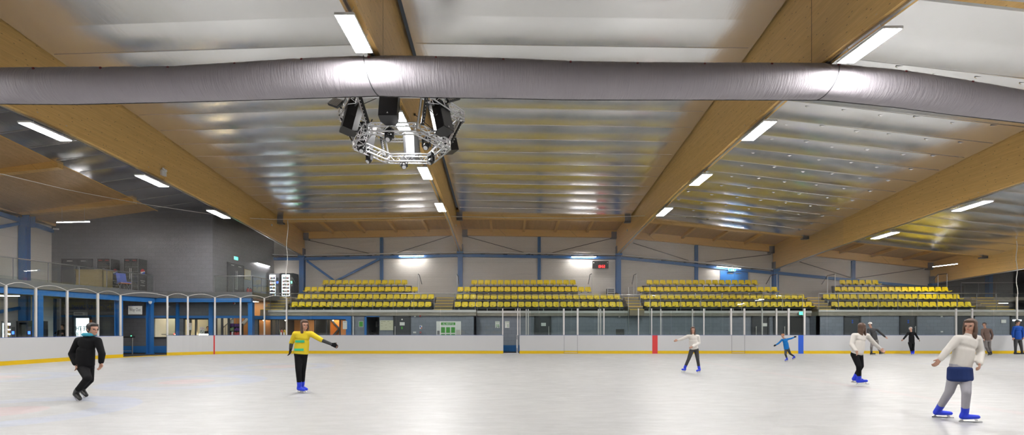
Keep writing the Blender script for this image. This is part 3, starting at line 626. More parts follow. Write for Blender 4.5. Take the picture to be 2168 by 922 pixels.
# ------------------------------------------------------------------ duct and cables
DY = 12.4
def build_duct():
    tab = [(-200, 146, 216), (0, 147, 218), (150, 146, 219), (380, 144, 214), (520, 136, 210), (640, 128, 206), (795, 122, 201), (930, 124, 204), (1070, 128, 206), (1200, 133, 209), (1345, 136, 209.5), (1500, 137, 209), (1740, 137.5, 210), (1770, 140, 212), (1900, 153, 225), (2030, 173, 242), (2168, 196, 258), (2500, 250, 312)]
    ct = [(x, (a + b) / 2) for x, a, b in tab]; rt = [(x, (b - a) / 2 * DY / F_ * .985) for x, a, b in tab]
    t = thing('air_duct', 'long grey cloth ventilation duct sagging across the hall under the beams', 'duct', (PX(1073, DY), DY, 7.0))
    xs = list(range(-110, 2501, 7)); nseg = 28; rings = []
    for x in xs:
        r = interp(rt, x) * (1 + .006 * math.sin(x * .37) + .004 * math.sin(x * .91)); c = P(x, interp(ct, x), DY)
        pin = 0
        for kx in (787, 1753): 
            d = abs(x - kx)
            if d < 30: pin = max(pin, .03 * (1 - d / 30))
        r *= 1 - pin
        dips = [(d, 1 - abs(x - d) / 12) for d in (15, 97, 232, 266, 308, 640, 779, 796, 1207, 1240, 1259, 1748, 1800, 1820, 2150) if abs(x - d) < 12]
        ring = []
        for k in range(nseg):
            a = 2 * PI * k / nseg
            rr = r * (1 + .004 * math.sin(7 * a + x * .09))
            for d_, q_ in dips: rr -= .022 * q_ * max(0, math.sin(a * 1.0 - .9 + .0 * d_) ) * (.6 + .4 * math.sin(d_ + 4 * a))
            ring.append(c + Vector((0, math.cos(a) * rr, math.sin(a) * rr * 1.0)))
        rings.append(ring)
    mb = MB(); mb.add([v for r in rings for v in r], [(i * nseg + k, i * nseg + (k + 1) % nseg, (i + 1) * nseg + (k + 1) % nseg, (i + 1) * nseg + k) for i in range(len(rings) - 1) for k in range(nseg)])
    part('cloth_tube', mb, 'duct_cloth', t, smooth=True, world=True)
    mb = MB(); ln = []
    for x in xs:
        r = interp(rt, x); c = P(x, interp(ct, x), DY); a = math.radians(283); ln.append(c + Vector((0, math.cos(a) * r * 1.0 - .0, math.sin(a) * r - .004)))
    mb.tube(ln, .011, 6); part('seam_cord', mb, 'dark_metal', t, world=True)
    for i in range(0, 18):
        x = 97 + 138.4 * i; r = interp(rt, x); c = P(x, interp(ct, x), DY); a = math.radians(180 - 40)
        p = c + Vector((0, math.cos(a) * r, math.sin(a) * r)); q = p + Vector((0, math.cos(a) * .022, math.sin(a) * .022))
        mb = MB(); mb.tube([p - (q - p), q], [.032, .026], 10); part('button', mb, 'button_red', t, world=True)
    for xa, xb in ((1760, 1734), (776, 800)):
        m = MB(); pts = []
        for k in range(13):
            a = math.radians(125 + 158 * k / 12); x = xa + (xb - xa) * k / 12; r = interp(rt, x); c = P(x, interp(ct, x), DY); pts.append(c + Vector((0, math.cos(a) * r, math.sin(a) * r)))
        m.tube(pts, .011, 6); part('joint_seam', m, 'charcoal', t, world=True)
def net_path():
    """(plan point, cable height, glass height) along the boards"""
    pts = []
    def cab(x_img):  # height of the cable, from the photo
        return None
    out = []
    for k in range(0, 9): out.append((RXL + .0, 12.0 + (RKY - 12.0) * k / 8))
    for k in range(1, 13): a = math.radians(180 - 90 * k / 12); out.append((RKX + RKR * math.cos(a), RKY + RKR * math.sin(a)))
    for X in (-10, -7, -3.39, 0, 4, 8.12, 11, 14, 17, 19.56, 23, 26, 29.2): out.append((X, RYF))
    tab = [(-400, 300), (0, 368), (150, 404), (300, 432), (440, 453), (500, 461), (600, 466), (800, 463), (960, 458), (1130, 463), (1260, 462), (1400, 456), (1600, 462), (1820, 458), (1925, 478), (2050, 494), (2168, 509), (2400, 525)]
    res = []
    for (X, Y) in out:
        xi = CX + X * F_ / Y; z = PZ(interp(tab, xi), Y); res.append((X, Y, z))
    return res
def build_net():
    pth = net_path()
    mb = MB(); mb.tube([(x, y, z) for x, y, z in pth], .014, 6)
    solo('net_cable', mb, 'cable_white', 'long white cable looping round the rink holding up the safety net', 'cable')
    me = bpy.data.meshes.new('safety_net'); vs = []; fs = []; uv = []; s = 0; prev = None
    for i, (x, y, z) in enumerate(pth):
        if prev: s += math.hypot(x - prev[0], y - prev[1])
        prev = (x, y); low = 3.05 if x < -12.9 else 2.7
        vs += [(x, y, low), (x, y, z)]; uv.append((s, low, z))
    n = len(pth)
    for i in range(n - 1): fs.append((2 * i, 2 * i + 2, 2 * i + 3, 2 * i + 1))
    me.from_pydata(vs, [], fs); me.materials.append(MATS['net_cord']); u = me.uv_layers.new(name='UVMap')
    for p in me.polygons:
        for li in p.loop_indices:
            v = me.loops[li].vertex_index; q = uv[v // 2]; u.data[li].uv = (q[0] / .06, (q[1] if v % 2 == 0 else q[2]) / .06)
    o = link('safety_net', me); tag(o, 'fine mesh safety net hanging above the rink glass', 'net')
    for (xi, y0, y1, Y, l) in ((609, 467, 630, 27.88, 'white rope hanging from the net cable in front of the vending machines'), (2152, 510, 632, 27.88, 'white rope hanging from the net cable at the right frame edge')):
        mb = MB(); pts = [P(xi + 1.5 * math.sin(k * 1.3) - 3 * k / 12 * (1 if xi < 1000 else -.5), y0 + (y1 - y0) * k / 12, Y) for k in range(13)]; mb.tube(pts, .018, 6)
        solo('net_rope', mb, 'cable_white', l, 'rope', 'net ropes')
    mb = MB(); mb.tube([P(1820, 458, 27.85), P(1817, 470, 27.85), P(1818, 495, 27.85), P(1824, 505, 27.85), P(1833, 506, 27.85)], .014, 6); solo('net_rope', mb, 'cable_white', 'loose white rope end hanging on the fourth roof beam', 'rope', 'net ropes')
# ------------------------------------------------------------------ boards and glass
def arc(a): a = math.radians(a); return (RKX + RKR * math.cos(a), RKY + RKR * math.sin(a))
def arc_at(xi):
    lo, hi = 90.0, 180.0
    for _ in range(50):
        m = (lo + hi) / 2; x, y = arc(m)
        if CX + x * F_ / y > xi: lo = m
        else: hi = m
    return lo
BH = PZ(710.3, RYF)
def seg_pts(a, b):
    """sub-path between two stations: ('Y', y) on the left side, ('A', deg), ('X', x)"""
    n = 6
    if a[0] == 'Y' and b[0] == 'Y': return [(RXL, a[1]), (RXL, b[1])]
    if a[0] == 'A' and b[0] == 'A': return [arc(a[1] + (b[1] - a[1]) * k / n) for k in range(n + 1)]
    if a[0] == 'A': return [arc(a[1] + (90 - a[1]) * k / n) for k in range(n + 1)] + [(b[1], RYF)]
    if a[0] == 'Y': return [(RXL, a[1])] + [arc(180 + (b[1] - 180) * k / n) for k in range(n + 1)]
    return [(a[1], RYF), (b[1], RYF)]
def station_xy(s): return (RXL, s[1]) if s[0] == 'Y' else arc(s[1]) if s[0] == 'A' else (s[1], RYF)
def build_boards():
    g0, g1 = arc_at(261), arc_at(354)
    def panel(a, b, label, stripe=None, gate=False, group='white rink board panels'):
        path = seg_pts(a, b); c = path[len(path) // 2]
        t = thing('rink_board', label, 'board', (c[0], c[1], 0), group=group)
        d = 0.0035
        tt = -.10 if True else .1
        mb = MB(); mb.wall(path, .10, .165, BH - .012); part('panel', mb, 'board_white', t, world=True)
        mb = MB(); mb.wall(path, .10, .0, .163); part('kick_plate', mb, 'kick_yellow', t, world=True)
        mb = MB(); mb.wall(path, .12, BH - .011, BH + .008); part('cap', mb, 'cap_blue', t, world=True)
        if gate:
            x0, x1 = a[1], b[1]; mb = MB(); mb.box(x0 + .01, x1 - .01, RYF - .012, RYF - .001, .055, .075); part('threshold_strip', mb, 'board_white', t, world=True)
            mb = MB(); mb.box(x0 - .006, x0 + .006, RYF - .004, RYF, .0, BH).box(x1 - .006, x1 + .006, RYF - .004, RYF, .0, BH); part('gate_joint', mb, 'charcoal', t, world=True)
        for (x0, x1, m) in (stripe or []):
            mb = MB(); mb.box(x0, x1, RYF - .006, RYF - .0005, 0.0, BH - .012); part('stripe', mb, m, t, world=True)
        return t
    # travel direction so that the outside of the rink is on the left
    ls = [('Y', 8.0), ('Y', 10.5), ('Y', 13.0), ('Y', 15.5), ('Y', 17.95), ('Y', 20.4), ('A', 180 + (g0 - 180) * .45), ('A', g0)]
    n = ['white curved board panel far outside the left frame', 'white board panel near the left frame edge', 'white board panel beyond the left frame edge', 'white board panel just beyond the left frame edge', 'white board panel at the left frame edge', 'white board panel under the glass before the snack machines', 'white board panel behind the skater in black', 'curved white board panel ending at the left of the way out opening']
    for i in range(len(ls) - 1):
        panel(ls[i], ls[i + 1], n[i] if i < 6 else n[7])
    cs = [('A', g1), ('A', arc_at(372)), ('A', arc_at(454)), ('A', arc_at(482)), ('X', PX(582, RYF)), ('X', PX(676, RYF)), ('X', PX(769.5, RYF)), ('X', PX(862.6, RYF)), ('X', PX(955.6, RYF)), ('X', PX(1065.5, RYF))]
    n = ['narrow white board panel right of the way out opening', 'white board panel left of the thin red stripe', 'short white board panel right of the thin red stripe', 'curved white board panel below the stair and shop windows', 'white board panel left of the skater in the yellow shirt', 'white board panel right of the skater in the yellow shirt', 'white board panel in front of the charcoal door below the first seats', 'white board panel left of the ALL ABOUT US notice board', 'white board panel left of the open rink gate']
    for i in range(len(cs) - 1): panel(cs[i], cs[i + 1], n[i])
    a = arc_at(453.5); x, y = arc(a); t = Vector((-math.sin(math.radians(a)), math.cos(math.radians(a)), 0)); nn = Vector((math.cos(math.radians(a)), math.sin(math.radians(a)), 0))
    M = Matrix.Translation((x, y, 0)) @ Matrix.Rotation(math.radians(a - 90), 4, 'Z'); mb = MB(); mb.box(-.035, .035, -.01, -.001, .0, BH - .01, M)
    solo('goal_line_stripe', mb, 'line_red', 'thin red vertical stripe on the curved white boards', 'stripe')
    xs = [1100, 1142.5, 1194.5, 1222.5, 1235.5, 1328.5, 1421.5, 1514.5, 1549.5, 1576.5, 1628.5, 1704.5, 1721, 1814, 1907, 2000, 2093, 2186, 2279]
    n = ['white board panel right of the open rink gate', 'white board panel between open gate and first closed gate', 'closed white rink gate in front of the team bench', 'narrow white board panel right of the first closed gate', 'white board panel behind the bench laptop', 'white board panel with the broad red stripe',
         'white board panel behind the girl in the cream hoodie', 'short white board panel left of the second closed gate', 'closed white rink gate left of the child in blue', 'white board panel right of the second closed gate', 'white board panel with the broad blue stripe',
         'narrow white board panel right of the blue stripe', 'white board panel behind the skater in a cream jacket', 'white board panel left of the grey-haired skater', 'white board panel right of the grey-haired skater', 'white board panel behind the nearest skater', 'white board panel behind the man in the royal blue jacket', 'white board panel past the right frame edge']
    for i in range(len(xs) - 1):
        st = [(PX(1381, RYF), PX(1392.3, RYF), 'line_red')] if i == 5 else [(PX(1690, RYF), PX(1701, RYF), 'line_blue')] if i == 10 else None
        panel(('X', PX(xs[i], RYF)), ('X', PX(xs[i + 1], RYF)), n[i], st, gate=i in (2, 8))
    # unseen ends and near side: plain runs that the glass mirrors
    mb = MB(); mb.wall([(PX(2279, RYF), RYF), (RXR - RKR, RYF)] + [(RXR - RKR + RKR * math.cos(math.radians(90 - 90 * k / 8)), RYF - RKR + RKR * math.sin(math.radians(90 - 90 * k / 8))) for k in range(1, 9)] + [(RXR, RYN + .2), (RXR, RYN), (RXL, RYN), (RXL, 8.0)], .1, .165, BH); struct('trim_8', mb, 'board_white')
    mb = MB(); mb.wall([(RXR, RYN), (RXL, RYN), (RXL, 8.0)], .1, .0, .163); struct('trim_9', mb, 'kick_yellow')
    # open gate leaf edge and threshold
    t = thing('rink_gate', 'open white rink gate swung outward, seen edge-on beside the blue wall', 'gate', (PX(1095.5, RYF), RYF + .1, 0))
    x = PX(1093.5, RYF); mb = MB(); mb.box(x, x + .06, RYF + .0, RYF + .85, .05, BH - .01); part('leaf', mb, 'board_white', t, world=True)
    mb = MB(); mb.box(x + .06, x + .10, RYF - .01, RYF + .02, .0, BH); mb.box(x + .0, x + .06, RYF - .012, RYF + .0, BH - .25, BH - .02); mb.box(x, x + .06, RYF - .012, RYF, .1, .32); part('hinge', mb, 'bracket_grey', t, world=True)
    mb = MB(); mb.box(PX(1066, RYF), PX(1099, RYF), RYF - .03, RYF + .12, 0, .035); struct('trim_10', mb, 'board_white')
    # way-out threshold following the curve
    mb = MB(); mb.wall(seg_pts(('A', g0), ('A', g1)), .12, 0, .03); struct('trim_11', mb, 'kick_yellow')

def build_glass():
    top = 3.45
    posts = []
    def post(x, y, z1, label, w=.055, grp='white glass posts on the boards', ang=0., name='glass_post', z0=None):
        t = thing(name, label, 'post', (x, y, BH if z0 is None else z0), ang, group=grp)
        h = z1 - (BH if z0 is None else z0); w *= .64
        m = MB(); m.box(-w, w, -.03, .03, 0.0, h - .012); part('upright', m, 'post_white', t); m = MB(); m.box(-w * .9, w * .9, -.025, .025, h - .012, h); part('end_cap', m, 'aluminium', t)
    def pane(a, b, z0, z1, label, grp='clear rink shield panes'):
        m = MB(); m.wall([a, b] if len(a) == 2 else a, .012, z0, z1)
        return solo('rink_shield', m, 'rink_glass', label, 'rink glass', grp)
    # left run: stations by photo column
    def at(xi):
        Y = RXL * F_ / (xi - CX)
        if Y <= RKY: return (RXL - .05, Y), 90.
        a = arc_at(xi); x, y = arc(a); return (x + .05 * math.cos(math.radians(a)), y + .05 * math.sin(math.radians(a))), a - 90
    Lx = [-75, 15, 78, 144.5, 209, 256.5]; desc = ['outside the left frame', 'left of the snack machines', 'right of the snack machines', 'right of the person with a phone', 'behind the head of the skater in black', 'left of the way out opening']
    st = [at(x) for x in Lx]
    for i, ((p, a)) in enumerate(st): post(p[0], p[1], 3.08, 'tall white glass post, ' + desc[i], .065 if i != 4 else .08, ang=math.radians(a))
    for i in range(len(st) - 1): pane(st[i][0], st[i + 1][0], BH + .01, top, 'tall rink glass pane ' + ['at the left frame edge', 'in front of the snack machines', 'in front of the person with a phone', 'in front of the lit door', 'left of the way out opening'][i])
    Rx = [355, 398, 455, 509]; st = [at(x) for x in Rx] + [((PX(560, RYF + .05), RYF + .05), 0), ((PX(607, RYF + .05), RYF + .05), 0)]
    desc = ['right of the way out opening', 'left of the reception window', 'above the thin red stripe', 'in the middle of the shop window', 'in front of the cafe posters', 'right of the sauce bottles']
    for i, (p, a) in enumerate(st): post(p[0], p[1], 3.16 + .02 * min(i, 3), 'tall white glass post, ' + desc[i], .06, ang=math.radians(a))
    for i in range(len(st) - 1): pane(st[i][0], st[i + 1][0], BH + .01, top, 'tall rink glass pane ' + ['left of the reception window', 'in front of the reception window', 'in front of the stairs', 'in front of the shop shelves', 'in front of the sauce bottles'][i])
    # scalloped rope over the tall posts
    allp = [at(x)[0] + (3.08,) for x in Lx] + [st[0][0] + (3.16,)] + [q[0] + (3.2,) for q in st[1:]]
    mb = MB()
    pts = []
    for (x0, y0, z0), (x1, y1, z1) in zip(allp, allp[1:]):
        for k in range(8): f = k / 8; pts.append((x0 + (x1 - x0) * f, y0 + (y1 - y0) * f, z0 + (z1 - z0) * f + .16 * math.sin(PI * f) ** .9))
    pts.append(allp[-1]); mb.tube(pts, .011, 5); solo('net_rope', mb, 'cable_white', 'thin scalloped rope looping from post to post over the tall rink glass', 'rope')
    # straight run
    y = RYF + .05; top2 = PZ(650.5, y)
    xs = [607, 653.5, 746.5, 839.5, 932.5, 1008, 1064.5]; d = ['right of the tall glass post in front of the cafe', 'in front of the cafe windows', 'in front of the cream menu board', 'in front of the charcoal door', 'in front of the ALL ABOUT US board', 'left of the open gate']
    for i in range(len(xs) - 1): pane((PX(xs[i] + .6, y), y), (PX(xs[i + 1] - .6, y), y), BH + .01, top2, 'low frameless rink glass pane ' + d[i])
    P2 = [(1064.3, .05, 'left of the open gate'), (1096, .05, 'right of the open gate'), (1101, .03, 'slim one just right of the open gate'), (1193.6, .075, 'left of the first closed gate'), (1223, .075, 'right of the first closed gate'), (1278.6, .05, 'left of the bench laptop'), (1351.5, .04, 'right of the bench laptop'), (1379.5, .035, 'above the broad red stripe'), (1490, .05, 'right of the girl in the cream hoodie'),
          (1547.8, .075, 'left of the second closed gate'), (1575.8, .075, 'right of the second closed gate'), (1643.8, .06, 'in front of the grey double door'), (1669.5, .075, 'above the child in blue'), (1703, .08, 'right of the broad blue stripe'), (2024, .07, 'behind the nearest skater'), (2058, .07, 'left of the skater in brown')]
    for x, w, l in P2: post(PX(x, y), y, PZ(654, y), 'low white glass post, ' + l, w)
    post(PX(2153, y), y, PZ(629, y), 'tall white glass post at the right, behind the man in royal blue', .05)
    seams = [1101, 1142, 1193.6, 1223, 1278.6, 1351.5, 1379.5, 1421, 1490, 1547.8, 1575.8, 1643.8, 1669.5, 1703, 1751, 1841, 1931.5, 2024, 2058, 2104, 2153, 2246]
    d = ['right of the open gate', 'in front of the bench door', 'over the first closed gate', 'right of the first closed gate', 'in front of the bench laptop', 'left of the broad red stripe', 'over the broad red stripe', 'behind the girl in the cream hoodie', 'left of the second closed gate', 'over the second closed gate', 'in front of the grey double door', 'left of the child in blue', 'over the broad blue stripe', 'in front of the red alarm pipe', 'behind the skater in a cream jacket', 'behind the skater in a white hat', 'behind the grey-haired skater', 'behind the nearest skater', 'over the far changing door', 'behind the skater in brown', 'at the right frame edge']
    for i in range(len(seams) - 1):
        g = .8; pane((PX(seams[i] + g, y), y), (PX(seams[i + 1] - g, y), y), BH + .01, top2, 'low rink glass pane ' + d[i])
    # second row of screens round the team benches
    y2 = 29.35
    for x, l in ((1114, 'left end of the team bench screen'), (1118.5, 'second from the left end of the team bench screen'), (1267, 'before the bench laptop'), (1271.5, 'twin one before the bench laptop'), (1399, 'behind the broad red stripe'), (1466, 'behind the girl in the cream hoodie'), (1613.5, 'before the grey double door')):
        post(PX(x, y2), y2, PZ(655, y2), 'pale screen post at the benches, ' + l, .05, 'bench screen posts', name='screen_post', z0=0.)
    bx = [1119, 1266, 1399, 1466, 1545]; d = ['in front of the bench door', 'right of the bench laptop', 'behind the broad red stripe', 'behind the girl in the cream hoodie']
    for i in range(len(bx) - 1):
        m = MB(); m.wall([(PX(bx[i] + 5, y2), y2), (PX(bx[i + 1] - 2, y2), y2)], .012, .05, PZ(652, y2)); solo('bench_screen', m, 'rink_glass', 'clear bench screen ' + d[i], 'glass screen', 'bench screens')
    for x0, x1, l in ((1120, 1188, 'slatted team bench behind the first closed gate'), (1430, 1540, 'slatted team bench left of the second closed gate')):
        t = thing('team_bench', l, 'bench', (PX((x0 + x1) / 2, 30.2), 30.2, 0), group='team benches'); w = (PX(x1, 30.2) - PX(x0, 30.2)) / 2
        m = MB()
        for k in range(3): m.box(-w, w, -.2 + .14 * k, -.09 + .14 * k, .43, .46)
        part('seat', m, 'tread_brown', t)
        for s in (-1, 0, 1): m = MB(); m.box(s * (w - .15) - .02, s * (w - .15) + .02, -.17, .17, 0, .03).box(s * (w - .15) - .02, s * (w - .15) + .02, -.02, .02, 0, .43).box(s * (w - .15) - .02, s * (w - .15) + .02, -.17, .17, .40, .43); part('leg', m, 'grey_steel', t)

def balustrade(pts, zd, h, label, seg=1.25, glass='rail_glass'):
    """glass balustrade with handrail along plan points"""
    t = thing('glass_balustrade', label, 'balustrade', (pts[0][0], pts[0][1], zd), group='glass balustrades')
    m = MB(); m.tube([(x, y, zd + h) for x, y in pts], .024, 8); part('handrail', m, 'steel_rail', t, world=True, smooth=True)
    for (a, b) in zip(pts, pts[1:]):
        a = Vector(a); b = Vector(b); L = (b - a).length; n = max(1, round(L / seg))
        for k in range(n):
            p = a.lerp(b, (k + .012) / n); q = a.lerp(b, (k + .988) / n)
            m = MB(); m.wall([tuple(p), tuple(q)], .012, zd + .04, zd + h - .03); part('pane', m, glass, t, world=True)
        for k in range(n + 1):
            p = a.lerp(b, k / n); m = MB(); m.box(p.x - .012, p.x + .012, p.y + .02, p.y + .05, zd - .02, zd + h); part('post', m, 'bracket_grey', t, world=True)
    return t

# ------------------------------------------------------------------ seats
ROWY = [30.7, 31.45, 32.2, 32.9]; ROWZ = [2.82, 3.36, 3.91, 4.45]     # front row first; ROWZ is the seat rail height
BLOCKS = [  # (first seat's left photo column, count) for each row, front row first
    [(613, 20), (626, 20), (641, 17), (680, 13)],
    [(961.5, 24), (965, 24), (967.5, 20), (997, 16)],
    [(1366, 24), (1358, 24), (1351, 21), (1371, 17)],
    [(1766, 20), (1748, 20), (1773, 17), (1783, 6)]]
PITCH = .45
def seat_mesh():
    prof = [(-.205, .020, .90), (-.215, .045, .97), (-.17, .055, 1.0), (-.05, .040, 1.0), (.06, .045, 1.0), (.115, .075, 1.0), (.14, .13, 1.0), (.16, .21, .98), (.175, .29, .95), (.185, .335, .86), (.186, .362, .66)]
    W = .205; nx = 10; mb = MB(); rows = []
    for (y, z, w) in prof:
        row = []
        for i in range(nx + 1):
            u = -1 + 2 * i / nx; e = abs(u) ** 3
            up = .035 * e if z < .1 else 0; fw = -.05 * e if z >= .1 else 0
            row.append((u * W * w, y + fw, z + up))
        rows.append(row)
    n = nx + 1; vs = [v for r in rows for v in r]; N_ = len(vs)
    back = []
    for r in rows:
        for (x, y, z) in r: back.append((x * .97, y + (.014 if z > .1 else .004), z - (.018 if z < .1 else .0)))
    fs = [(j * n + i, j * n + i + 1, (j + 1) * n + i + 1, (j + 1) * n + i) for j in range(len(rows) - 1) for i in range(nx)]
    fb = [tuple(N_ + k for k in reversed(f)) for f in fs]
    edge = [i for i in range(n)] + [j * n + nx for j in range(1, len(rows))] + [(len(rows) - 1) * n + i for i in reversed(range(nx))] + [j * n for j in reversed(range(1, len(rows) - 1))]
    fe = [(edge[k], edge[(k + 1) % len(edge)], N_ + edge[(k + 1) % len(edge)], N_ + edge[k]) for k in range(len(edge))]
    mb.add(vs + back, fs + fb + fe)
    return mb
def build_stands():
    sm = seat_mesh().mesh('seat_shell', 'seat_yellow', True)
    br = MB(); br.box(-.03, .03, -.06, .10, -.03, .028).box(-.02, .02, .09, .13, -.03, .12); bm_ = br.mesh('seat_bracket', 'dark_metal')
    blk = ['leftmost block beside the vending machines', 'second block under the digital clock', 'third block below the blue door', 'rightmost block']
    rw = ['front row', 'second row', 'third row', 'top row']
    proto = thing('stadium_seat', 'x', 'seat'); link('shell', sm, proto); link('bracket', bm_, proto)
    first = True
    for b, rows in enumerate(BLOCKS):
        for r, (x0, n) in enumerate(rows):
            Y = ROWY[r]; X0 = PX(x0, Y) + .21
            for k in range(n):
                o = proto if first else copy_tree(proto); first = False
                o.location = (X0 + k * PITCH, Y + .16, ROWZ[r] + .0); o['group'] = 'yellow seats of the ' + blk[b]
                o['label'] = 'yellow plastic seat, %s from left, %s, %s' % (ORD[k], rw[r], blk[b])
            # carrying rail with posts
            tz = ROWZ[r] - .42
            xa, xb = X0 - .22, X0 + (n - 1) * PITCH + .22; c = ((xa + xb) / 2, Y + .2, tz)
            t = thing('seat_rail', 'steel seat rail under the %s, %s' % (rw[r], blk[b]), 'rail', c, group='steel seat rails')
            m = MB(); m.box(xa, xb, Y + .17, Y + .25, ROWZ[r] - .075, ROWZ[r] - .03); part('rail', m, 'grey_steel', t, world=True)
            k = 0; x = xa + .3
            while x < xb: m = MB(); m.box(x - .02, x + .02, Y + .19, Y + .23, tz, ROWZ[r] - .075).box(x - .05, x + .05, Y + .13, Y + .29, tz, tz + .012); part('post', m, 'steel_rail', t, world=True); x += 1.8
    # terraces under the rows
    for b, rows in enumerate(BLOCKS):
        ext = [(PX(x0, ROWY[r]) - .03, PX(x0, ROWY[r]) + .0 + n * PITCH + .05) for r, (x0, n) in enumerate(rows)]
        xl = min(ext[0][0], ext[1][0]); xr = max(ext[0][1], ext[1][1])
        m = MB(); m.box(ext[0][0], ext[0][1], 31.15, 31.9, 2.30, ROWZ[1] - .42)
        m.box(min(ext[1][0], ext[0][0]), max(ext[1][1], ext[0][1]), 31.9, 32.0, DECK - .2, DECK - .04)
        z2, z3 = ROWZ[2] - .42, ROWZ[3] - .42
        m.box(ext[2][0], ext[2][1], 31.98, 34.6, DECK - .03, DECK + .0)
        m2 = MB(); m2.box(ext[2][0], ext[2][1], 32.0, 33.4, DECK + .001, z2 + .0); m2.box(ext[3][0], ext[3][1], 32.68, 33.7, z2, z3); m2.box(ext[3][0] - .12, ext[3][1] + .1 + (0 if b < 3 else 6.2), 33.7, 33.78, DECK, z3 + .42)
        struct('terrace', m, 'riser_dark'); 
        solo('seating_platform', m2, 'riser_dark', 'dark stepped platform carrying the upper rows of the ' + blk[b], 'platform', 'dark seating platforms', 'thing')
    # steps between the blocks
    gaps = [(600, 612, 'left of the leftmost block'), (925, 960, 'between the first and second blocks'), (1329, 1362, 'between the second and third blocks'), (1729, 1764, 'between the third and fourth blocks'), (2072, 2105, 'right of the rightmost block')]
    spans = [(PX(575, 31), PX(611, 31)), (PX(922, 31), PX(960, 31)), (PX(1326, 31), PX(1356, 31)), (PX(1718, 31), PX(1748, 31)), (PX(2071, 31), PX(2118, 31))]
    for (x0, x1), (_, _, l) in zip(spans, gaps):
        t = thing('aisle_steps', 'brown aisle steps with yellow nosings ' + l, 'steps', ((x0 + x1) / 2, 30.9, 2.45), group='aisle steps')
        m = MB(); ns = MB(); y0 = 30.15
        for k in range(5):
            z = 2.66 + k * .205; y = y0 + k * .32; sx = .10 * (4 - k) if x1 < 0 else 0
            m.box(x0 - (.3 if l.startswith('left') else 0) + k * .07 if l.startswith('left') else x0, x1, y, 31.9, 2.26 + (k and (z - .205 - 2.26)), z - .03)
            ns.box(x0 + (k * .07 - .3 if l.startswith('left') else 0), x1, y - .01, y + .06, z - .03, z)
        part('treads', m, 'tread_brown', t, world=True); part('nosing', ns, 'nosing_yellow', t, world=True)
    # rails in front of the seats
    xa, xb, xc = -14.7, PX(1006, 29.9), PX(1735, 29.9)
    zt = 2.62
    balustrade([(-14.65, 29.93), (xb, 29.93)], zt, PZ(622, 29.93) - zt, 'glass balustrade in front of the leftmost seats, over the cafe')
    balustrade([(xb + .1, 30.62), (PX(1700, 30.62), 30.62)], zt - .02, PZ(624.5, 30.62) - zt, 'glass balustrade in front of the second and third blocks')
    balustrade([(xc, 29.93), (34.0, 29.93)], zt, PZ(622, 29.93) - zt, 'glass balustrade in front of the rightmost block')
    # tall frame by the steps
    t = thing('stair_guard', 'tall square steel guard frame before the aisle under the clock', 'guard rail', (PX(1353, 29.8), 29.8, 1.1)); y = 29.8
    m = MB(); p = [P(1330.5, 708, y), P(1330.5, 609, y), P(1376, 609, y), P(1376, 708, y)]; m.tube(p, .018, 6); m.bar(P(1330, 640, y), P(1376, 640, y), .01, .01); part('frame', m, 'steel_rail', t, world=True)
    # small handrails at the row ends
    hr = [((893, 602), (888, 583), (885, 580.5), (885, 621), 'at the right end of the leftmost block'), ((971.5, 602), (970.5, 588), (967.5, 580.5), (967.5, 612), 'at the left end of the second block'),
          ((1245.5, 602), (1249, 582), (1253, 580), (1253, 610), 'at the right end of the second block'), ((1338, 602), (1342, 583), (1348, 580), (1348, 612), 'at the left end of the third block'),
          ((1622, 602), (1632, 584), (1645, 581), (1645, 606), 'at the right end of the third block'), ((1740, 602), (1752, 584), (1768, 581), (1768, 612), 'at the left end of the rightmost block'), ((1969, 600), (1986, 582), (2005, 580), (2005, 607), 'at the right end of the rightmost block'), ((627, 602), (615, 581), (604, 580), (604, 616), 'beside the gallery vending machines')]
    for a, b, c, d, l in hr:
        t = thing('stair_handrail', 'small bent steel handrail ' + l, 'handrail', P(d[0], d[1], 32.9), group='small bent handrails')
        Y1, Y2 = 32.2, 33.0
        m = MB(); A, B_, C_, D_ = P(*a, Y1), P(*b, Y2), P(*c, Y2), P(*d, Y2); D_.z = DECK; m.tube([A, B_, C_], .024, 6); part('grab_bar', m, 'dark_metal', t, world=True)
        m = MB(); E_ = Vector((A.x, A.y, DECK)); m.tube([C_, D_], .02, 6); m.tube([B_, Vector((B_.x, B_.y, DECK))], .016, 6); part('post', m, 'steel_rail', t, world=True)

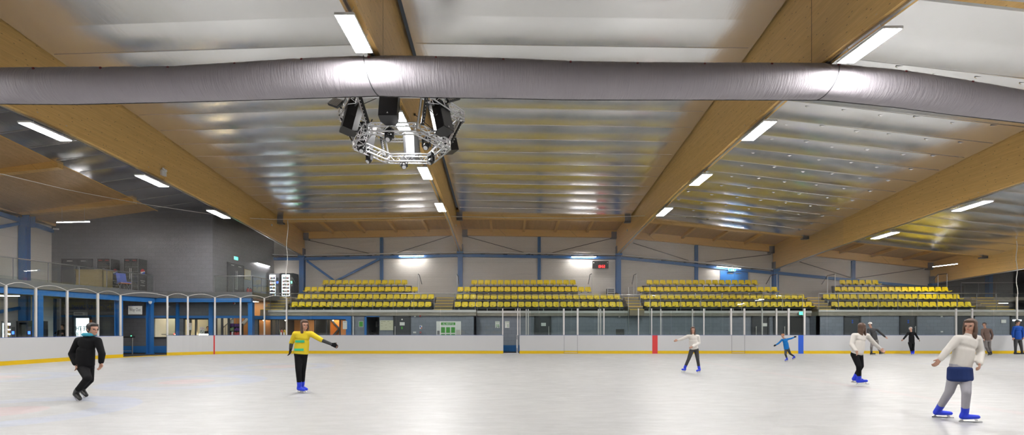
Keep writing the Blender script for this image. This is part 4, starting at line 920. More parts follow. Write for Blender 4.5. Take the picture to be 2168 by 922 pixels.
def build_balcony():
    pts = [(edge_x(6) + .0, 6.0), (edge_x(27.75), 27.75)]
    balustrade(pts, DECK, PZ(583.5, 27.6) - DECK, 'long glass balustrade of the left balcony before the drinks fridges', 1.35)
    balustrade([(-16.95, 28.0), (-14.73, 28.0), (-14.73, 31.0)], DECK, PZ(585, 28.0) - DECK, 'glass balustrade of the small balcony before the grey double door', 1.15)
    # fridges
    def fridge(x0, x1, yf, yb, label):
        t = thing('drinks_fridge', label, 'fridge', ((x0 + x1) / 2, (yf + yb) / 2, DECK), group='black drinks fridges'); w = (x1 - x0) / 2; d = (yb - yf) / 2; H = 1.84
        m = MB(); m.box(-w, w, -d + .06, d, .06, H).box(-w, w, -d, -d + .06, H - .2, H).box(-w, w, -d, -d + .06, .0, .12).box(-w, -w + .04, -d, -d + .06, .12, H - .2).box(w - .04, w, -d, -d + .06, .12, H - .2); part('cabinet', m, 'black_plastic', t)
        m = MB(); m.box(-w, -w + .03, -d - .012, -d, .0, H).box(w - .03, w, -d - .012, -d, 0, H); part('edge_trim', m, 'grey_steel', t)
        for s in (-1, 1):
            c = s * w * .48; m = MB(); m.box(c - w * .44, c + w * .44, -d + .02, -d + .03, .14, H - .22); dr = part('door', m, 'rail_glass', t)
            m = MB(); m.tube([(c - s * w * .38, -d - .03, .7), (c - s * w * .38, -d - .03, 1.3)], .012, 6); part('handle', m, 'steel_rail', dr)
        m = MB()
        for k in range(5): z = .3 + k * .27; m.box(-w + .05, w - .05, -d + .05, -d + .059, z, z + .015)
        part('shelf', m, 'grey_steel', t)
        # round emblem and lettering on the side and on the header
        m = MB(); R = .17; yc = 0.0; zc = 1.13
        def lens(z0f, z1f, mi, off):
            n = 20; m.mat(mi); vs = []
            for k in range(n + 1):
                u = -1 + 2 * k / n; hw = math.sqrt(max(0, 1 - u * u))
                f0 = max(-hw, min(hw, z0f(u))); f1 = max(-hw, min(hw, z1f(u)))
                vs += [(w + off, yc + u * R, zc + f0 * R), (w + off, yc + u * R, zc + f1 * R)]
            m.add(vs, [(2 * k, 2 * k + 2, 2 * k + 3, 2 * k + 1) for k in range(n)])
        lens(lambda u: .12 + .25 * u, lambda u: 1, 0, .003); lens(lambda u: -.25 + .35 * math.sin(u * 2), lambda u: .12 + .25 * u, 1, .003); lens(lambda u: -1, lambda u: -.25 + .35 * math.sin(u * 2), 2, .003)
        part('emblem', m, ['line_red', 'sign_white', 'line_blue'], t)
        m = MB()
        for i, (s_, zz) in enumerate((('MAXIMUM', .62), ('TASTE', .52), ('NO SUGAR', .36))):
            q = text_mb(s_, .055, width=.34 if i != 1 else .22); q.v = [(w + .003, v[0], v[2] + zz) for v in q.v]; merge(m, q)
        part('lettering', m, 'sign_white', t)
        m = MB()
        for s in (-1, 1):
            q = text_mb('PEPSI', .06, width=.2); shift(q, (s * w * .48, -d - .004, H - .1)); merge(m, q)
        part('header_lettering', m, 'line_red', t)
    fridge(PX(205, 27.2), PX(234, 27.2), 27.2, 27.85, 'black drinks fridge on the balcony, nearer the grey double door')
    fridge(PX(261, 27.2), PX(293, 27.2), 27.2, 27.85, 'black drinks fridge on the balcony, nearest the balustrade end')
    # timber bar
    x0, x1, y0, y1 = PX(160, 26.3), PX(218, 26.3), 26.3, 26.95
    t = thing('timber_bar', 'pale timber plank bar counter standing on the left balcony', 'bar counter', ((x0 + x1) / 2, (y0 + y1) / 2, DECK)); w = (x1 - x0) / 2; d = (y1 - y0) / 2
    m = MB()
    for k in range(8): m.box(-w, w, -d, -d + .03, .02 + k * .132, .145 + k * .132)
    for k in range(5): m.box(w - .03, w, -d + .0 + k * (2 * d / 5), -d + (k + .95) * (2 * d / 5), .02, 1.07)
    m.box(-w, -w + .03, -d, d, 0, 1.07); m.box(-w, w, d - .03, d, 0, 1.07); part('planks', m, 'pallet_wood', t); m = MB(); m.box(-w - .04, w + .04, -d - .04, d + .04, 1.08, 1.12); part('top', m, 'pallet_wood', t)
    # folding blue and orange chair
    for (px, l, yy) in ((263, 'blue and orange lounge chair on the balcony before the right fridge', 26.5),):
        X = PX(px, yy); t = thing('lounge_chair', l, 'chair', (X, yy, DECK), math.radians(60))
        m = MB(); m.bar((-.25, -.25, .42), (-.25, .25, .38), .05, .04); m.bar((-.22, 0, .42), (.22, 0, .42), .48, .07); part('seat', m, 'chair_blue', t)
        m = MB(); m.bar((0, .24, .4), (0, .42, .95), .44, .06, (0, -1, 0)); part('backrest', m, 'chair_blue', t)
        m = MB(); m.bar((-.24, 0, .38), (.24, 0, .38), .5, .03); part('seat_band', m, 'orange_paint', t)
        for sx in (-.2, .2):
            for sy, ey in ((-.2, .25), (.2, -.25)): m = MB(); m.tube([(sx, sy, 0), (sx, ey, .4)], .014, 6); part('leg', m, 'steel_rail', t)
    # doors
    def ddoor(name, M_, w, h, label=None):
        """double door in the xz plane facing -y"""
        t = thing(name, None, None); t['kind'] = 'structure'; t.matrix_world = M_
        m = MB(); m.box(-w / 2, -w / 2 + .06, -.05, 0, 0, h).box(w / 2 - .06, w / 2, -.05, 0, 0, h).box(-w / 2, w / 2, -.05, 0, h - .06, h); part('frame', m, 'charcoal', t)
        for s in (-1, 1):
            m = MB(); a, b = sorted((s * .004, s * (w / 2 - .065))); m.box(a, b, -.035, -.0, .01, h - .065); dr = part('leaf', m, 'door_grey', t)
            m = MB(); m.box(*sorted((s * .06, s * .09)), -.085, -.07, .35, 1.55).box(*sorted((s * .06, s * .09)), -.08, -.03, .4, .43).box(*sorted((s * .06, s * .09)), -.08, -.03, 1.45, 1.48); part('handle', m, 'steel_rail', dr)
            m = MB(); m.box(*sorted((s * .25, s * .55)), -.07, -.035, h - .16, h - .11); part('door_closer', m, 'steel_rail', dr)
        return t
    ddoor('door_1', Matrix.Translation((PX(164, 27.99), 27.99, DECK)), 1.8, 1.95)
    ddoor('door_2', Matrix.Translation((-17.03, 30.35, DECK)) @ Matrix.Rotation(PI / 2, 4, 'Z'), 1.85, 1.98)
    return ddoor

def sign_box(name, label, cat, c, w, h, t_, mat, rz=0., texts=(), group=None, frame=None):
    """board facing -y (turned by rz) centred on c; texts = (string, height, dx, dz, material, width)"""
    t = thing(name, label, cat, tuple(c), rz, group)
    m = MB(); m.box(-w / 2, w / 2, -t_, 0, -h / 2, h / 2); part('board', m, mat, t)
    if frame: m = MB(); f = .02; m.box(-w / 2 - f, w / 2 + f, -t_ * .9, .0, h / 2, h / 2 + f).box(-w / 2 - f, w / 2 + f, -t_ * .9, 0, -h / 2 - f, -h / 2).box(-w / 2 - f, -w / 2, -t_ * .9, 0, -h / 2, h / 2).box(w / 2, w / 2 + f, -t_ * .9, 0, -h / 2, h / 2); part('frame', m, frame, t)
    for (s, th, dx, dz, mm, tw) in texts:
        q = text_mb(s, th, width=tw); shift(q, (dx, -t_ - .001, dz)); part('lettering', q, mm, t)
    return t
def vending(label, x0, x1, yf, z, H, kind, depth=.85, name='vending_machine'):
    t = thing(name, label, 'vending machine', ((x0 + x1) / 2, yf + depth / 2, z), group='vending machines'); w = (x1 - x0) / 2; d = depth / 2
    gx0, gx1 = -w + .07, w - .28
    if kind == 'drinks': gx0, gx1 = -w + .1, w - .26
    m = MB(); m.box(-w, w, -d + .12, d, 0.05, H).box(-w, w, -d, -d + .12, H - .1, H).box(-w, w, -d, -d + .12, .05, .25).box(-w, gx0, -d, -d + .12, .25, H - .1).box(gx1, w, -d, -d + .12, .25, H - .1)
    for sx in (-1, 1): m.box(sx * w - sx * .1 - .04, sx * w - sx * .1 + .04, -d + .05, -d + .15, 0, .05)
    part('cabinet', m, 'black_plastic' if kind != 'snack' else 'grey_steel', t)
    m = MB(); m.box(gx0, gx1, -d + .113, -d + .119, .25, H - .1)
    part('back_light' if kind != 'off' else 'display', m, 'vend_light' if kind == 'drinks' else ('lamp_cool' if kind == 'snack' else 'charcoal'), t)
    rnd = random.Random(len(label)); cols = ['line_red', 'sign_white', 'bottle_green', 'snack_orange', 'line_blue', 'purple_print', 'hair_dark', 'kick_yellow'] if kind == 'snack' else ['line_red', 'board_white', 'sign_white', 'bottle_green', 'hair_dark', 'snack_orange']
    nr = 6 if kind != 'off' else 0
    for r in range(nr):
        z0 = .30 + r * (H - .46) / nr; m = MB(); m.box(gx0, gx1, -d + .02, -d + .11, z0 - .02, z0); part('shelf', m, 'grey_steel', t)
        m = MB(); nb = 7 if kind == 'snack' else 9
        for k in range(nb):
            x = gx0 + (gx1 - gx0) * (k + .5) / nb; hw = (gx1 - gx0) / nb * .36; m.mat(rnd.randrange(len(cols))); hh = (H - .46) / nr * rnd.uniform(.5, .72)
            m.box(x - hw, x + hw, -d + .03, -d + .09, z0, z0 + hh)
        part('products', m, cols, t); t.children[-1]['kind'] = 'stuff'
    if kind != 'off': 
        m = MB(); m.box(gx0 + .01, gx0 + .03, -d + .02, -d + .04, .27, H - .12).box(gx1 - .02, gx1 - .005, -d + .02, -d + .04, .27, H - .12); part('edge_lamp', m, 'vend_light', t)
    m = MB(); m.box(gx0 - .01, gx1 + .01, -d - .004, -d - .001, .24, H - .09); part('window', m, 'rail_glass', t)
    m = MB(); m.box(w - .22, w - .05, -d - .01, -d, .95, H - .3); pn = part('control_panel', m, 'charcoal' if kind != 'drinks' else 'grey_steel', t)
    m = MB(); m.box(w - .2, w - .08, -d - .014, -d - .011, 1.15, 1.30); part('display', m, 'blue_led' if kind != 'drinks' else 'led_green', pn)
    m = MB(); m.box(gx0 + .05, gx1 - .05, -d - .012, -d, .10, .22); part('delivery_flap', m, 'charcoal', t)
    return t

def build_details(ddoor):
    # gallery level
    vending('white-edged snack vending machine on the gallery, left of the drinks machine', PX(568, 34.4), PX(591.5, 34.4), 34.4, DECK, 1.86, 'snack')
    vending('black lit drinks vending machine on the gallery beside the blue column', PX(593.5, 34.4), PX(621, 34.4), 34.4, DECK, 1.88, 'drinks')
    vending('snack vending machine under the balcony at the left frame edge', PX(2, 24.4), PX(34, 24.4), 24.4, 0, 1.82, 'snack')
    vending('dark vending machine under the balcony, right of the lit snack machine', PX(38, 24.4), PX(68, 24.4), 24.4, 0, 1.83, 'off')
    # exit signs
    def exit_sign(c, rz, label, mat='exit_green', w=.42):
        t = thing('exit_sign', label, 'sign', tuple(c), rz, 'running man exit signs'); m = MB(); m.box(-w / 2, w / 2, -.05, 0, -.1, .1); part('housing', m, 'white_paint', t)
        m = MB(); m.box(-w / 2 + .01, w / 2 - .01, -.056, -.051, -.09, .09); part('face', m, mat, t)
        m = MB(); m.ball((-.06, -.058, .045), (.018, .002, .018), 8, 5); m.bar((-.06, -.06, .02), (-.05, -.06, -.02), .03, .03).bar((-.05, -.06, -.02), (-.02, -.06, -.07), .015, .015).bar((-.05, -.06, -.02), (-.1, -.06, -.06), .015, .015).bar((-.06, -.06, .01), (-.015, -.06, .0), .012, .012).box(.05, .11, -.06, -.057, -.06, .06); part('symbol', m, 'sign_white', t)
    exit_sign((-17.0, 30.3, PZ(547.5, 30.3)), PI / 2, 'green lit exit sign above the grey gallery double door')
    exit_sign((PX(1552, 35.0), 35.2, PZ(571.5, 35.0)), 0, 'green lit exit sign over the blue double door', w=.5)
    exit_sign((PX(719, 31), 31.0 - .9, 2.3 + .0), 0, 'small green lit exit sign hanging under the first seating block') if False else None
    exit_sign((PX(1698, 30.4), 30.5, PZ(664, 30.4)), 0, 'small green lit exit sign right of the grey double doors', w=.3)
    # notice board and extinguishers by the gallery door
    sign_box('notice_board', 'cream notice board right of the grey gallery double door', 'notice board', (-17.03, 31.75, PZ(582, 31.7)), .75, .62, .03, 'sign_cream', PI / 2, [('NOTICES', .05, 0, .22, 'text_dark', .4), ('- - - -   - - -', .02, -.05, .08, 'text_dark', .5), ('- - -   - - - -', .02, .02, -.05, 'text_dark', .5)][:0], frame='pallet_wood')
    for Y, l in ((31.5, 'red fire extinguisher under the cream notice board, left one'), (31.8, 'red fire extinguisher under the cream notice board, right one')):
        t = thing('fire_extinguisher', l, 'fire extinguisher', (-16.86, Y, DECK), group='red fire extinguishers'); m = MB(); m.tube([(0, 0, .0), (0, 0, .46), (0, 0, .52), (0, 0, .55)], [.085, .085, .055, .03], 12); part('cylinder', m, 'alarm_red', t, smooth=True)
        m = MB(); m.box(-.02, .05, -.02, .02, .55, .60); m.tube([(.03, 0, .57), (.10, 0, .5), (.10, 0, .25)], .012, 6); part('hose', m, 'black_plastic', t)
    # digital clock
    X = PX(1272, 35.1); Z = PZ(560.5, 35.1)
    t = thing('digital_clock', 'black wall clock showing 13:53 in red digits', 'clock', (X, 35.3, Z)); m = MB(); m.box(-.58, .58, -.12, 0, -.27, .27); part('case', m, 'black_plastic', t)
    m = MB(); seg = dict(a=(0, 1, 1, 1), b=(1, 1, 1, .5), c=(1, .5, 1, 0), d=(0, 0, 1, 0), e=(0, .5, 0, 0), f=(0, 1, 0, .5), g=(0, .5, 1, .5)); digs = {'1': 'bc', '3': 'abcdg', '5': 'acdfg'}
    x = -.21
    for ch in '13:53':
        if ch == ':': m.box(x - .01, x + .015, -.126, -.121, -.12, -.095).box(x - .01, x + .015, -.126, -.121, -.19, -.165); x += .06; continue
        for s in digs[ch]: a, b, c, d = seg[s]; m.bar((x + a * .075, -.124, -.22 + b * .17), (x + c * .075, -.124, -.22 + d * .17), .004, .022, (1, 0, 0)) if a == c else m.bar((x + a * .075, -.124, -.22 + b * .17), (x + c * .075, -.124, -.22 + d * .17), .004, .022)
        x += .125
    part('digits', m, 'led_red', t)
    for s in (-1, 1): m = MB(); m.box(s * .5 - .035, s * .5 + .035, -.124, -.121, .10, .17); part('label_plate', m, 'sign_white', t)
    # blue doors in the back wall
    x0, x1 = PX(1528, 35.3), PX(1582, 35.3); W = x1 - x0; zt = PZ(575, 35.3); z0 = DECK
    t = thing('door_3', None, None, ((x0 + x1) / 2, 35.41, z0)); t['kind'] = 'structure'
    m = MB(); m.box(-W / 2 - .08, -W / 2, -.08, 0, 0, zt - z0).box(W / 2, W / 2 + .08, -.08, 0, 0, zt - z0).box(-W / 2 - .08, W / 2 + .08, -.08, 0, zt - z0, zt - z0 + .08); part('frame', m, 'blue_paint', t)
    for s in (-1, 1):
        a, b = sorted((s * .005, s * W / 2)); m = MB(); m.box(a, b, -.05, 0, 0, zt - z0 - .01); d = part('leaf', m, 'blue_paint', t); m = MB(); m.box(*sorted((s * .1, s * .5)), -.09, -.05, zt - z0 - .18, zt - z0 - .14); part('door_closer', m, 'steel_rail', d)
    m = MB(); m.box(-.33, -.24, -.053, -.05, 1.35, 1.5); part('notice', m, 'sign_white', t)
    # audio cases under the clock column
    x0 = PX(1287, 34.6); t = thing('flight_case', 'black audio flight case with silver edges left of the clock column', 'case', (x0 + .22, 34.6, DECK)); m = MB(); m.box(-.3, .2, -.25, .25, .03, .78); part('body', m, 'charcoal', t)
    m = MB(); m.box(-.31, .21, -.26, -.24, .48, .51).box(-.31, .21, -.26, -.24, .75, .79).box(-.31, -.28, -.26, -.24, 0.03, .79).box(.18, .21, -.26, -.24, .03, .79); part('edging', m, 'steel_rail', t)
    m = MB()
    for k in range(4): m.box(-.25 + k * .11, -.18 + k * .11, -.256, -.25, .56, .7)
    part('socket', m, 'grey_steel', t)
    t = thing('folded_jacket_bag', 'black bag slumped beside the audio flight case', 'bag', (x0 + .62, 34.5, DECK)); m = MB(); m.ball((0, 0, .22), (.26, .2, .24)); m.ball((-.1, 0, .33), (.13, .15, .15)); part('bag_body', m, 'cloth_black', t, smooth=True); m = MB(); m.tube([(-.15, 0, .4), (-.05, 0, .52), (.1, 0, .42)], .012, 6); part('strap', m, 'cloth_black', t)
    # emergency light on the leftmost beam
    Y = 18.95; c = P(336, 367, 20.4)
    t = thing('emergency_light', 'small white twin emergency light on the leftmost beam', 'light', (BX['A'] + .16, 20.7, bot_z('A', 20.7) + .22), group=None); m = MB(); m.box(0, .09, -.13, .13, -.11, .11); part('box', m, 'white_paint', t)
    for s in (-1, 1): m = MB(); m.tube([(.05, s * .07, .12), (.12, s * .09, .16)], [.05, .06], 10); part('lamp_head', m, 'aluminium', t)
    for X_, Y_, Z_, l in ((BX['A'] + .16, PX(0, 1) and 30.3, 7.95, 'small white sensor on the leftmost beam near the front purlin'), (BX['B'] + .16, 30.6, 8.0, 'small white sensor on the second beam near the front purlin'), (BX['C'] - .2, 31.9, 7.95, 'small white sensor on the beam by the clock'), (BX['E'] - .2, 27.3, 5.75, 'small white sensor on the lowest beam at the right')):
        m = MB(); m.box(X_, X_ + .04, Y_ - .06, Y_ + .06, Z_ - .06, Z_ + .06); m.box(X_ - .005, X_ + .045, Y_ - .03, Y_ + .03, Z_ - .03, Z_ + .03); solo('sensor_box', m, 'white_paint', l, 'sensor', 'small white sensors')
    # way out sign
    Y = 27.0; c = Vector((PX(286.5, Y), Y, PZ(657.5, Y)))
    t = sign_box('way_out_sign', 'white hanging sign reading Way Out', 'sign', c, PX(301, Y) - PX(272, Y), .47, .02, 'sign_white', 0, [('Way Out', .24, 0, 0, 'text_dark', .62)]); 
    m = MB(); 
    for dx in (-.3, .0, .3): m.tube([(dx, -.01, .235), (dx, -.01, .52)], .005, 5)
    part('hanging_wire', m, 'dark_metal', t)
    # turnstile
    Y = 26.9; x1 = PX(281, Y); t = thing('turnstile', 'steel turnstile post with a green light in the way out opening', 'turnstile', (x1 - .4, Y, 0)); m = MB(); m.tube([(.38, 0, 0), (.38, 0, 1.0)], .03, 10); part('post', m, 'steel_rail', t); m = MB(); m.prism([(-.25, .93), (.42, .93), (.42, 1.02), (-.25, 1.02)], -.14, .14, 'y'); part('top', m, 'black_plastic', t)
    m = MB(); m.bar((-.25, 0, .2), (.38, 0, .2), .03, .03); part('lower_rail', m, 'steel_rail', t); m = MB(); m.tube([(-.22, 0, 0), (-.22, 0, .93)], .03, 10); part('rear_post', m, 'steel_rail', t); m = MB(); m.ball((.39, -.1, 1.035), .028, 8, 6); part('light', m, 'led_green', t)
    Y = 27.6; t = thing('turnstile', 'low turnstile arm with a red light behind the glass right of the way out', 'turnstile', (PX(370, Y), Y, 0)); m = MB(); m.tube([(0, 0, 0), (0, 0, 1.1)], .03, 10); part('post', m, 'steel_rail', t); m = MB(); m.bar((-.75, 0, 1.12), (.02, 0, 1.12), .05, .03); part('arm', m, 'steel_rail', t); m = MB(); m.ball((.0, -.03, 1.14), .035, 8, 6); part('light', m, 'led_red', t)
    # camera dome
    t = thing('security_camera', 'white dome security camera under the blue beam by the way out sign', 'camera', (PX(318, 27.5), 27.5, PZ(642, 27.5))); m = MB(); m.box(-.06, .06, -.06, .06, .02, .1); part('mount', m, 'white_paint', t); m = MB(); m.ball((0, 0, 0), .07); part('dome', m, 'white_paint', t, smooth=True)
    Y = 27.4; t = thing('security_camera', 'white bullet security camera high where the left wall meets the grey wall', 'camera', (PX(117, Y), Y, PZ(485, Y))); m = MB(); m.box(-.15, -.05, -.03, .03, -.02, .04); m.tube([(0, .0, 0), (.0, 0, .12)], .015, 6); part('mount', m, 'dark_metal', t); m = MB(); m.tube([(-.1, 0, 0), (.2, -.02, -.02)], .05, 8); part('barrel', m, 'white_paint', t)
    # wall lettering, heater and lit door under the balcony
    q = text_mb('THANKS FOR VISITING. SEE YOU SOON', .27, width=PX(290, 28.6) - PX(151, 28.6)); shift(q, ((PX(290, 28.6) + PX(151, 28.6)) / 2, 28.592, PZ(651, 28.6))); o = solo('wall_lettering', q, 'text_blue', 'dark blue wall lettering reading THANKS FOR VISITING. SEE YOU SOON', 'lettering')
    Y = 28.4; t = thing('wall_heater', 'white wall heater above the lit door under the balcony', 'heater', (PX(168.5, Y), Y + .18, PZ(665, Y))); m = MB(); m.box(-.33, .33, -.2, 0, -.1, .1); part('casing', m, 'white_paint', t); m = MB()
    for k in range(4): m.box(-.28, .2, -.205, -.2, -.06 + k * .03, -.045 + k * .03)
    part('grille', m, 'charcoal', t); m = MB(); m.tube([(-.33, -.05, 0), (-1.0, -.05, 0.0), (-1.0, -.05, .55)], .015, 6); part('conduit', m, 'cable_white', t)
    Y = 28.58; t = thing('door_4', None, None, (PX(174, Y), Y, 0)); t['kind'] = 'structure'; w = (PX(194, Y) - PX(154, Y)) / 2
    m = MB(); m.box(-w, -w + .12, -.04, .1, 0, 2.2).box(w - .12, w, -.04, .1, 0, 2.2).box(-w, w, -.04, .1, 2.08, 2.2); part('frame', m, 'charcoal', t)
    m = MB(); m.box(-w + .12, w - .12, .05, .06, .05, 2.07); part('pane', m, 'door_light', t); m = MB(); m.bar((.0, -.08, .9), (.0, -.08, 1.5), .03, .03); part('handle', m, 'steel_rail', t)
    # mirrored lettering on the glass
    Yg = 22.95
    def decal(lines, label, mat, arrow=None):
        m = MB()
        for (s, x0, x1, y0, y1, Y) in lines:
            q = text_mb(s, (y1 - y0) * Y / F_, width=abs(x1 - x0) * Y / F_, mirror=True, bold=.01); shift(q, (PX((x0 + x1) / 2, Y), Y, PZ((y0 + y1) / 2, Y))); merge(m, q)
        if arrow:
            xa, xb, yy, Y = arrow; z = PZ(yy, Y); a, b = PX(xa, Y), PX(xb, Y); m.add([(a, Y, z), (a + .25, Y, z + .14), (a + .25, Y, z + .06), (b, Y, z + .06), (b, Y, z - .06), (a + .25, Y, z - .06), (a + .25, Y, z - .14)], [(0, 1, 2, 3, 4, 5, 6)])
        solo('glass_lettering', m, mat, label, 'lettering', 'mirrored lettering on glass')
    decal([('SKATE THIS', 154, 203, 691.5, 700.5, 28.0), ('WAY', 150, 167, 704, 713, 28.0)], 'dark mirror-image lettering SKATE THIS WAY before the lit door', 'text_dark')
    decal([('SKATE THIS', 1027, 1060, 690.5, 697.5, RYF + .2), ('WAY', 1026, 1038, 701, 708, RYF + .2)], 'pale mirror-image lettering SKATE THIS WAY with an arrow beside the open gate', 'bracket_grey', (1040, 1062, 704.5, RYF + .2))
    # reception
    for (px, l, w) in ((385.5, 'white notice sheet with red lines at the left of the reception window', .2), (432.5, 'white no smoking notice on the reception window', .3)):
        pass
    Y = 28.5
    sign_box('notice_sheet', 'white notice sheet with red lines at the left of the reception window', 'notice', (PX(402, Y), Y, PZ(692, Y)), .22, .42, .006, 'sign_white', 0, [('NOTICE', .04, 0, .15, 'line_red', .16), ('PLEASE', .04, 0, .07, 'line_red', .16), ('WAIT', .04, 0, -.01, 'line_red', .12)], 'reception notices')
    t = sign_box('notice_sheet', 'white prohibition notice hanging in the reception window', 'notice', (PX(428, Y), Y, PZ(700.5, Y)), .28, .40, .006, 'sign_white', 0, [('NO FOOD', .045, 0, .15, 'line_red', .2), ('OR DRINK', .045, 0, .09, 'line_red', .22)], 'reception notices')
    m = MB(); m.tube([(.09 * math.cos(k * PI / 8), -.012, -.07 + .09 * math.sin(k * PI / 8)) for k in range(17)], .010, 5); m.bar((-.06, -.012, -.01), (.06, -.012, -.13), .012, .02); part('symbol', m, 'text_dark', t)
    m = MB(); m.box(PX(388, 29.1), PX(443, 29.1), 28.8, 29.3, .95, 1.0).box(PX(388, 29.1), PX(443, 29.1), 28.8, 28.85, 0, .95); solo('reception_counter', m, 'charcoal', 'dark reception counter behind the window', 'counter')
    t = thing('desk_lamp', 'small glowing lamp on the reception counter', 'lamp', (PX(431, 29.0), 29.0, 1.0)); m = MB(); m.tube([(0, 0, 0), (0, 0, .05)], [.12, .12], 10); part('base', m, 'dark_metal', t); m = MB(); m.box(-.25, .25, -.06, .06, .05, .13); part('shade', m, 'warm_lamp', t)
    # pillars between openings
    m = MB(); 
    for x in (402.0, 414, 388.5, 442): m.box(PX(x, 28.6) - .05, PX(x, 28.6) + .05, 28.62, 28.72, .95, PZ(674, 28.6))
    m.box(PX(388, 28.6), PX(443, 28.6), 28.62, 28.72, PZ(677.5, 28.6), PZ(674, 28.6))
    for x in (456, 469, 483, 526): m.box(PX(x, 28.6) - .05, PX(x, 28.6) + .05, 28.62, 28.72, .05, PZ(673, 28.6))
    struct('window_2', m, 'charcoal')
    m = MB(); a, b, z0, z1 = PX(318, 28.6), PX(374, 28.6), PZ(716, 28.6), PZ(673.5, 28.6); m.box(a, b, 28.55, 28.7, z1 - .05, z1).box(a, b, 28.5, 28.7, z0, z0 + .05).box(a, a + .06, 28.55, 28.7, z0, z1).box(b - .06, b, 28.55, 28.7, z0, z1); struct('window_3', m, 'charcoal')
    m = MB(); m.box(PX(339, 30), PX(350, 30), 31.0, 31.1, 0, 3.1).box(PX(329, 30), PX(334, 30), 31.0, 31.1, 0, 3.1); struct('door_14', m, 'blue_paint')
    t = thing('till_screen', 'white till screen on the desk behind the turnstile window', 'screen', (PX(327, 29.3), 29.3, .9)); m = MB(); m.box(-.12, .12, -.02, .02, .06, .34); part('screen', m, 'sign_white', t); m = MB(); m.box(-.03, .03, -.02, .02, 0, .08).box(-.1, .1, -.07, .07, 0, .01); part('stand', m, 'black_plastic', t)
    m = MB(); m.box(-20.8, PX(375, 29.3), 28.8, 29.6, .84, .89); m.box(-20.8, PX(375, 29.3), 28.8, 28.84, 0, .84); solo('office_desk', m, 'white_paint', 'pale desk behind the turnstile window', 'desk')
    # stairs behind glass
    t = thing('stair_flight', 'pale stair flight with a metal handrail behind the shop window', 'stairs', (PX(470, 29.8), 29.8, 0)); m = MB(); x0 = PX(448, 29.8) - PX(470, 29.8)
    m.prism([(x0, .2), (x0 + 2.3, 2.4), (x0 + 2.3, 2.2), (x0 + .2, 0.0), (x0, 0.0)], .25, .45, 'y'); part('string', m, 'white_paint', t)
    m = MB(); 
    for k in range(14): u = k / 13; m.box(x0 + .05 + 2.2 * u, x0 + .07 + 2.2 * u, .18, .2, .2 + 2.1 * u, 1.05 + 2.1 * u)
    m.bar((x0, .19, .95), (x0 + 2.3, .19, 3.1), .04, .04); part('railing', m, 'grey_steel', t)
    # shop shelves
    t = thing('shop_shelf', 'tall shop shelf of snacks under a white header by the stairs', 'shelf', (PX(497, 29.0), 29.1, 0)); 
    m = MB(); m.box(-.36, -.33, -.2, .2, 0, 1.75).box(.33, .36, -.2, .2, 0, 1.75).box(-.02, .02, -.2, .2, 0, 1.75).box(-.36, .36, .18, .2, 0, 1.75)
    for z in (.1, .5, .82, 1.05, 1.3, 1.55): m.box(-.35, .35, -.2, .2, z, z + .02)
    part('frame', m, 'cafe_dark', t); m = MB(); m.box(-.36, -.02, -.22, -.2, 1.76, 1.98); part('header', m, 'sign_white', t)
    rnd = random.Random(5); m = MB()
    for z in (.52, .84, 1.07, 1.32, 1.57):
        for k in range(8):
            x = -.31 + k * .085; m.mat({1.57: 0, 1.32: rnd.choice([2, 2, 0]), 1.07: rnd.choice([1, 3, 4]), .84: rnd.choice([2, 3]), .52: 1}[z] if x < .03 or z > 1.5 else (0 if z > 1.2 else 1)); m.box(x, x + .07, -.19, -.05, z, z + rnd.uniform(.12, .2))
    part('snacks', m, ['purple_print', 'line_red', 'bottle_green', 'sign_white', 'snack_orange'], t); t.children[-1]['kind'] = 'stuff'
    # cafe: posters, bottles, pendants
    for (a, b, l) in ((546.5, 555.5, 'small print poster on the cafe wall, left one'), (562.5, 571, 'small print poster on the cafe wall, right one')):
        Y = 33.1; sign_box('wall_poster', l, 'poster', (PX((a + b) / 2, Y), Y, PZ(686.5, Y)), PX(b, Y) - PX(a, Y), .46, .01, 'snack_orange', 0, [('EAT', .12, 0, .08, 'hair_brown', .2), ('DRINK', .1, 0, -.1, 'hair_brown', .22)], 'cafe posters')
    for (x, c, l) in ((591, 'bottle_green', 'green sauce bottle, left of the three in the cafe window'), (596.3, 'bottle_red', 'dark sauce bottle in the middle of the three in the cafe window'), (602.5, 'kick_yellow', 'yellow mustard bottle, right of the three in the cafe window')):
        Y = 30.2; t = thing('sauce_bottle', l, 'bottle', (PX(x, Y), Y, .98), group='pump sauce bottles'); s = 1.0
        m = MB(); m.tube([(0, 0, 0), (0, 0, .30), (0, 0, .36), (0, 0, .40)], [.075, .075, .05, .035], 12); part('bottle', m, c, t, smooth=True); m = MB(); m.box(-.05, .05, -.078, -.074, .08, .24); part('label', m, 'sign_white', t); m = MB(); m.tube([(0, 0, .40), (0, 0, .52)], .012, 6); m.box(-.02, .07, -.02, .02, .51, .53); part('pump', m, 'hair_dark', t)
    m = MB(); m.box(-15.2 + .9, PX(737, 30.4), 30.12, 30.75, .93, .975); solo('cafe_counter', m, 'cafe_dark', 'dark counter top inside the cafe window', 'counter')
    for i, x in enumerate((558, 581.5, 604.5, 705)):
        Y = 30.9; t = thing('pendant_lamp', 'warm pendant lamp in the cafe, ' + ['above the posters', 'left of the sauce bottles', 'above the sauce bottles', 'by the orange cross brace'][i], 'lamp', (PX(x, Y), Y, 2.0), group='cafe pendant lamps'); m = MB(); m.tube([(0, 0, .06), (0, 0, .25)], .006, 5); part('cord', m, 'black_plastic', t); m = MB(); m.ball((0, 0, 0), .045, 10, 8); part('bulb', m, 'warm_lamp', t, smooth=True)
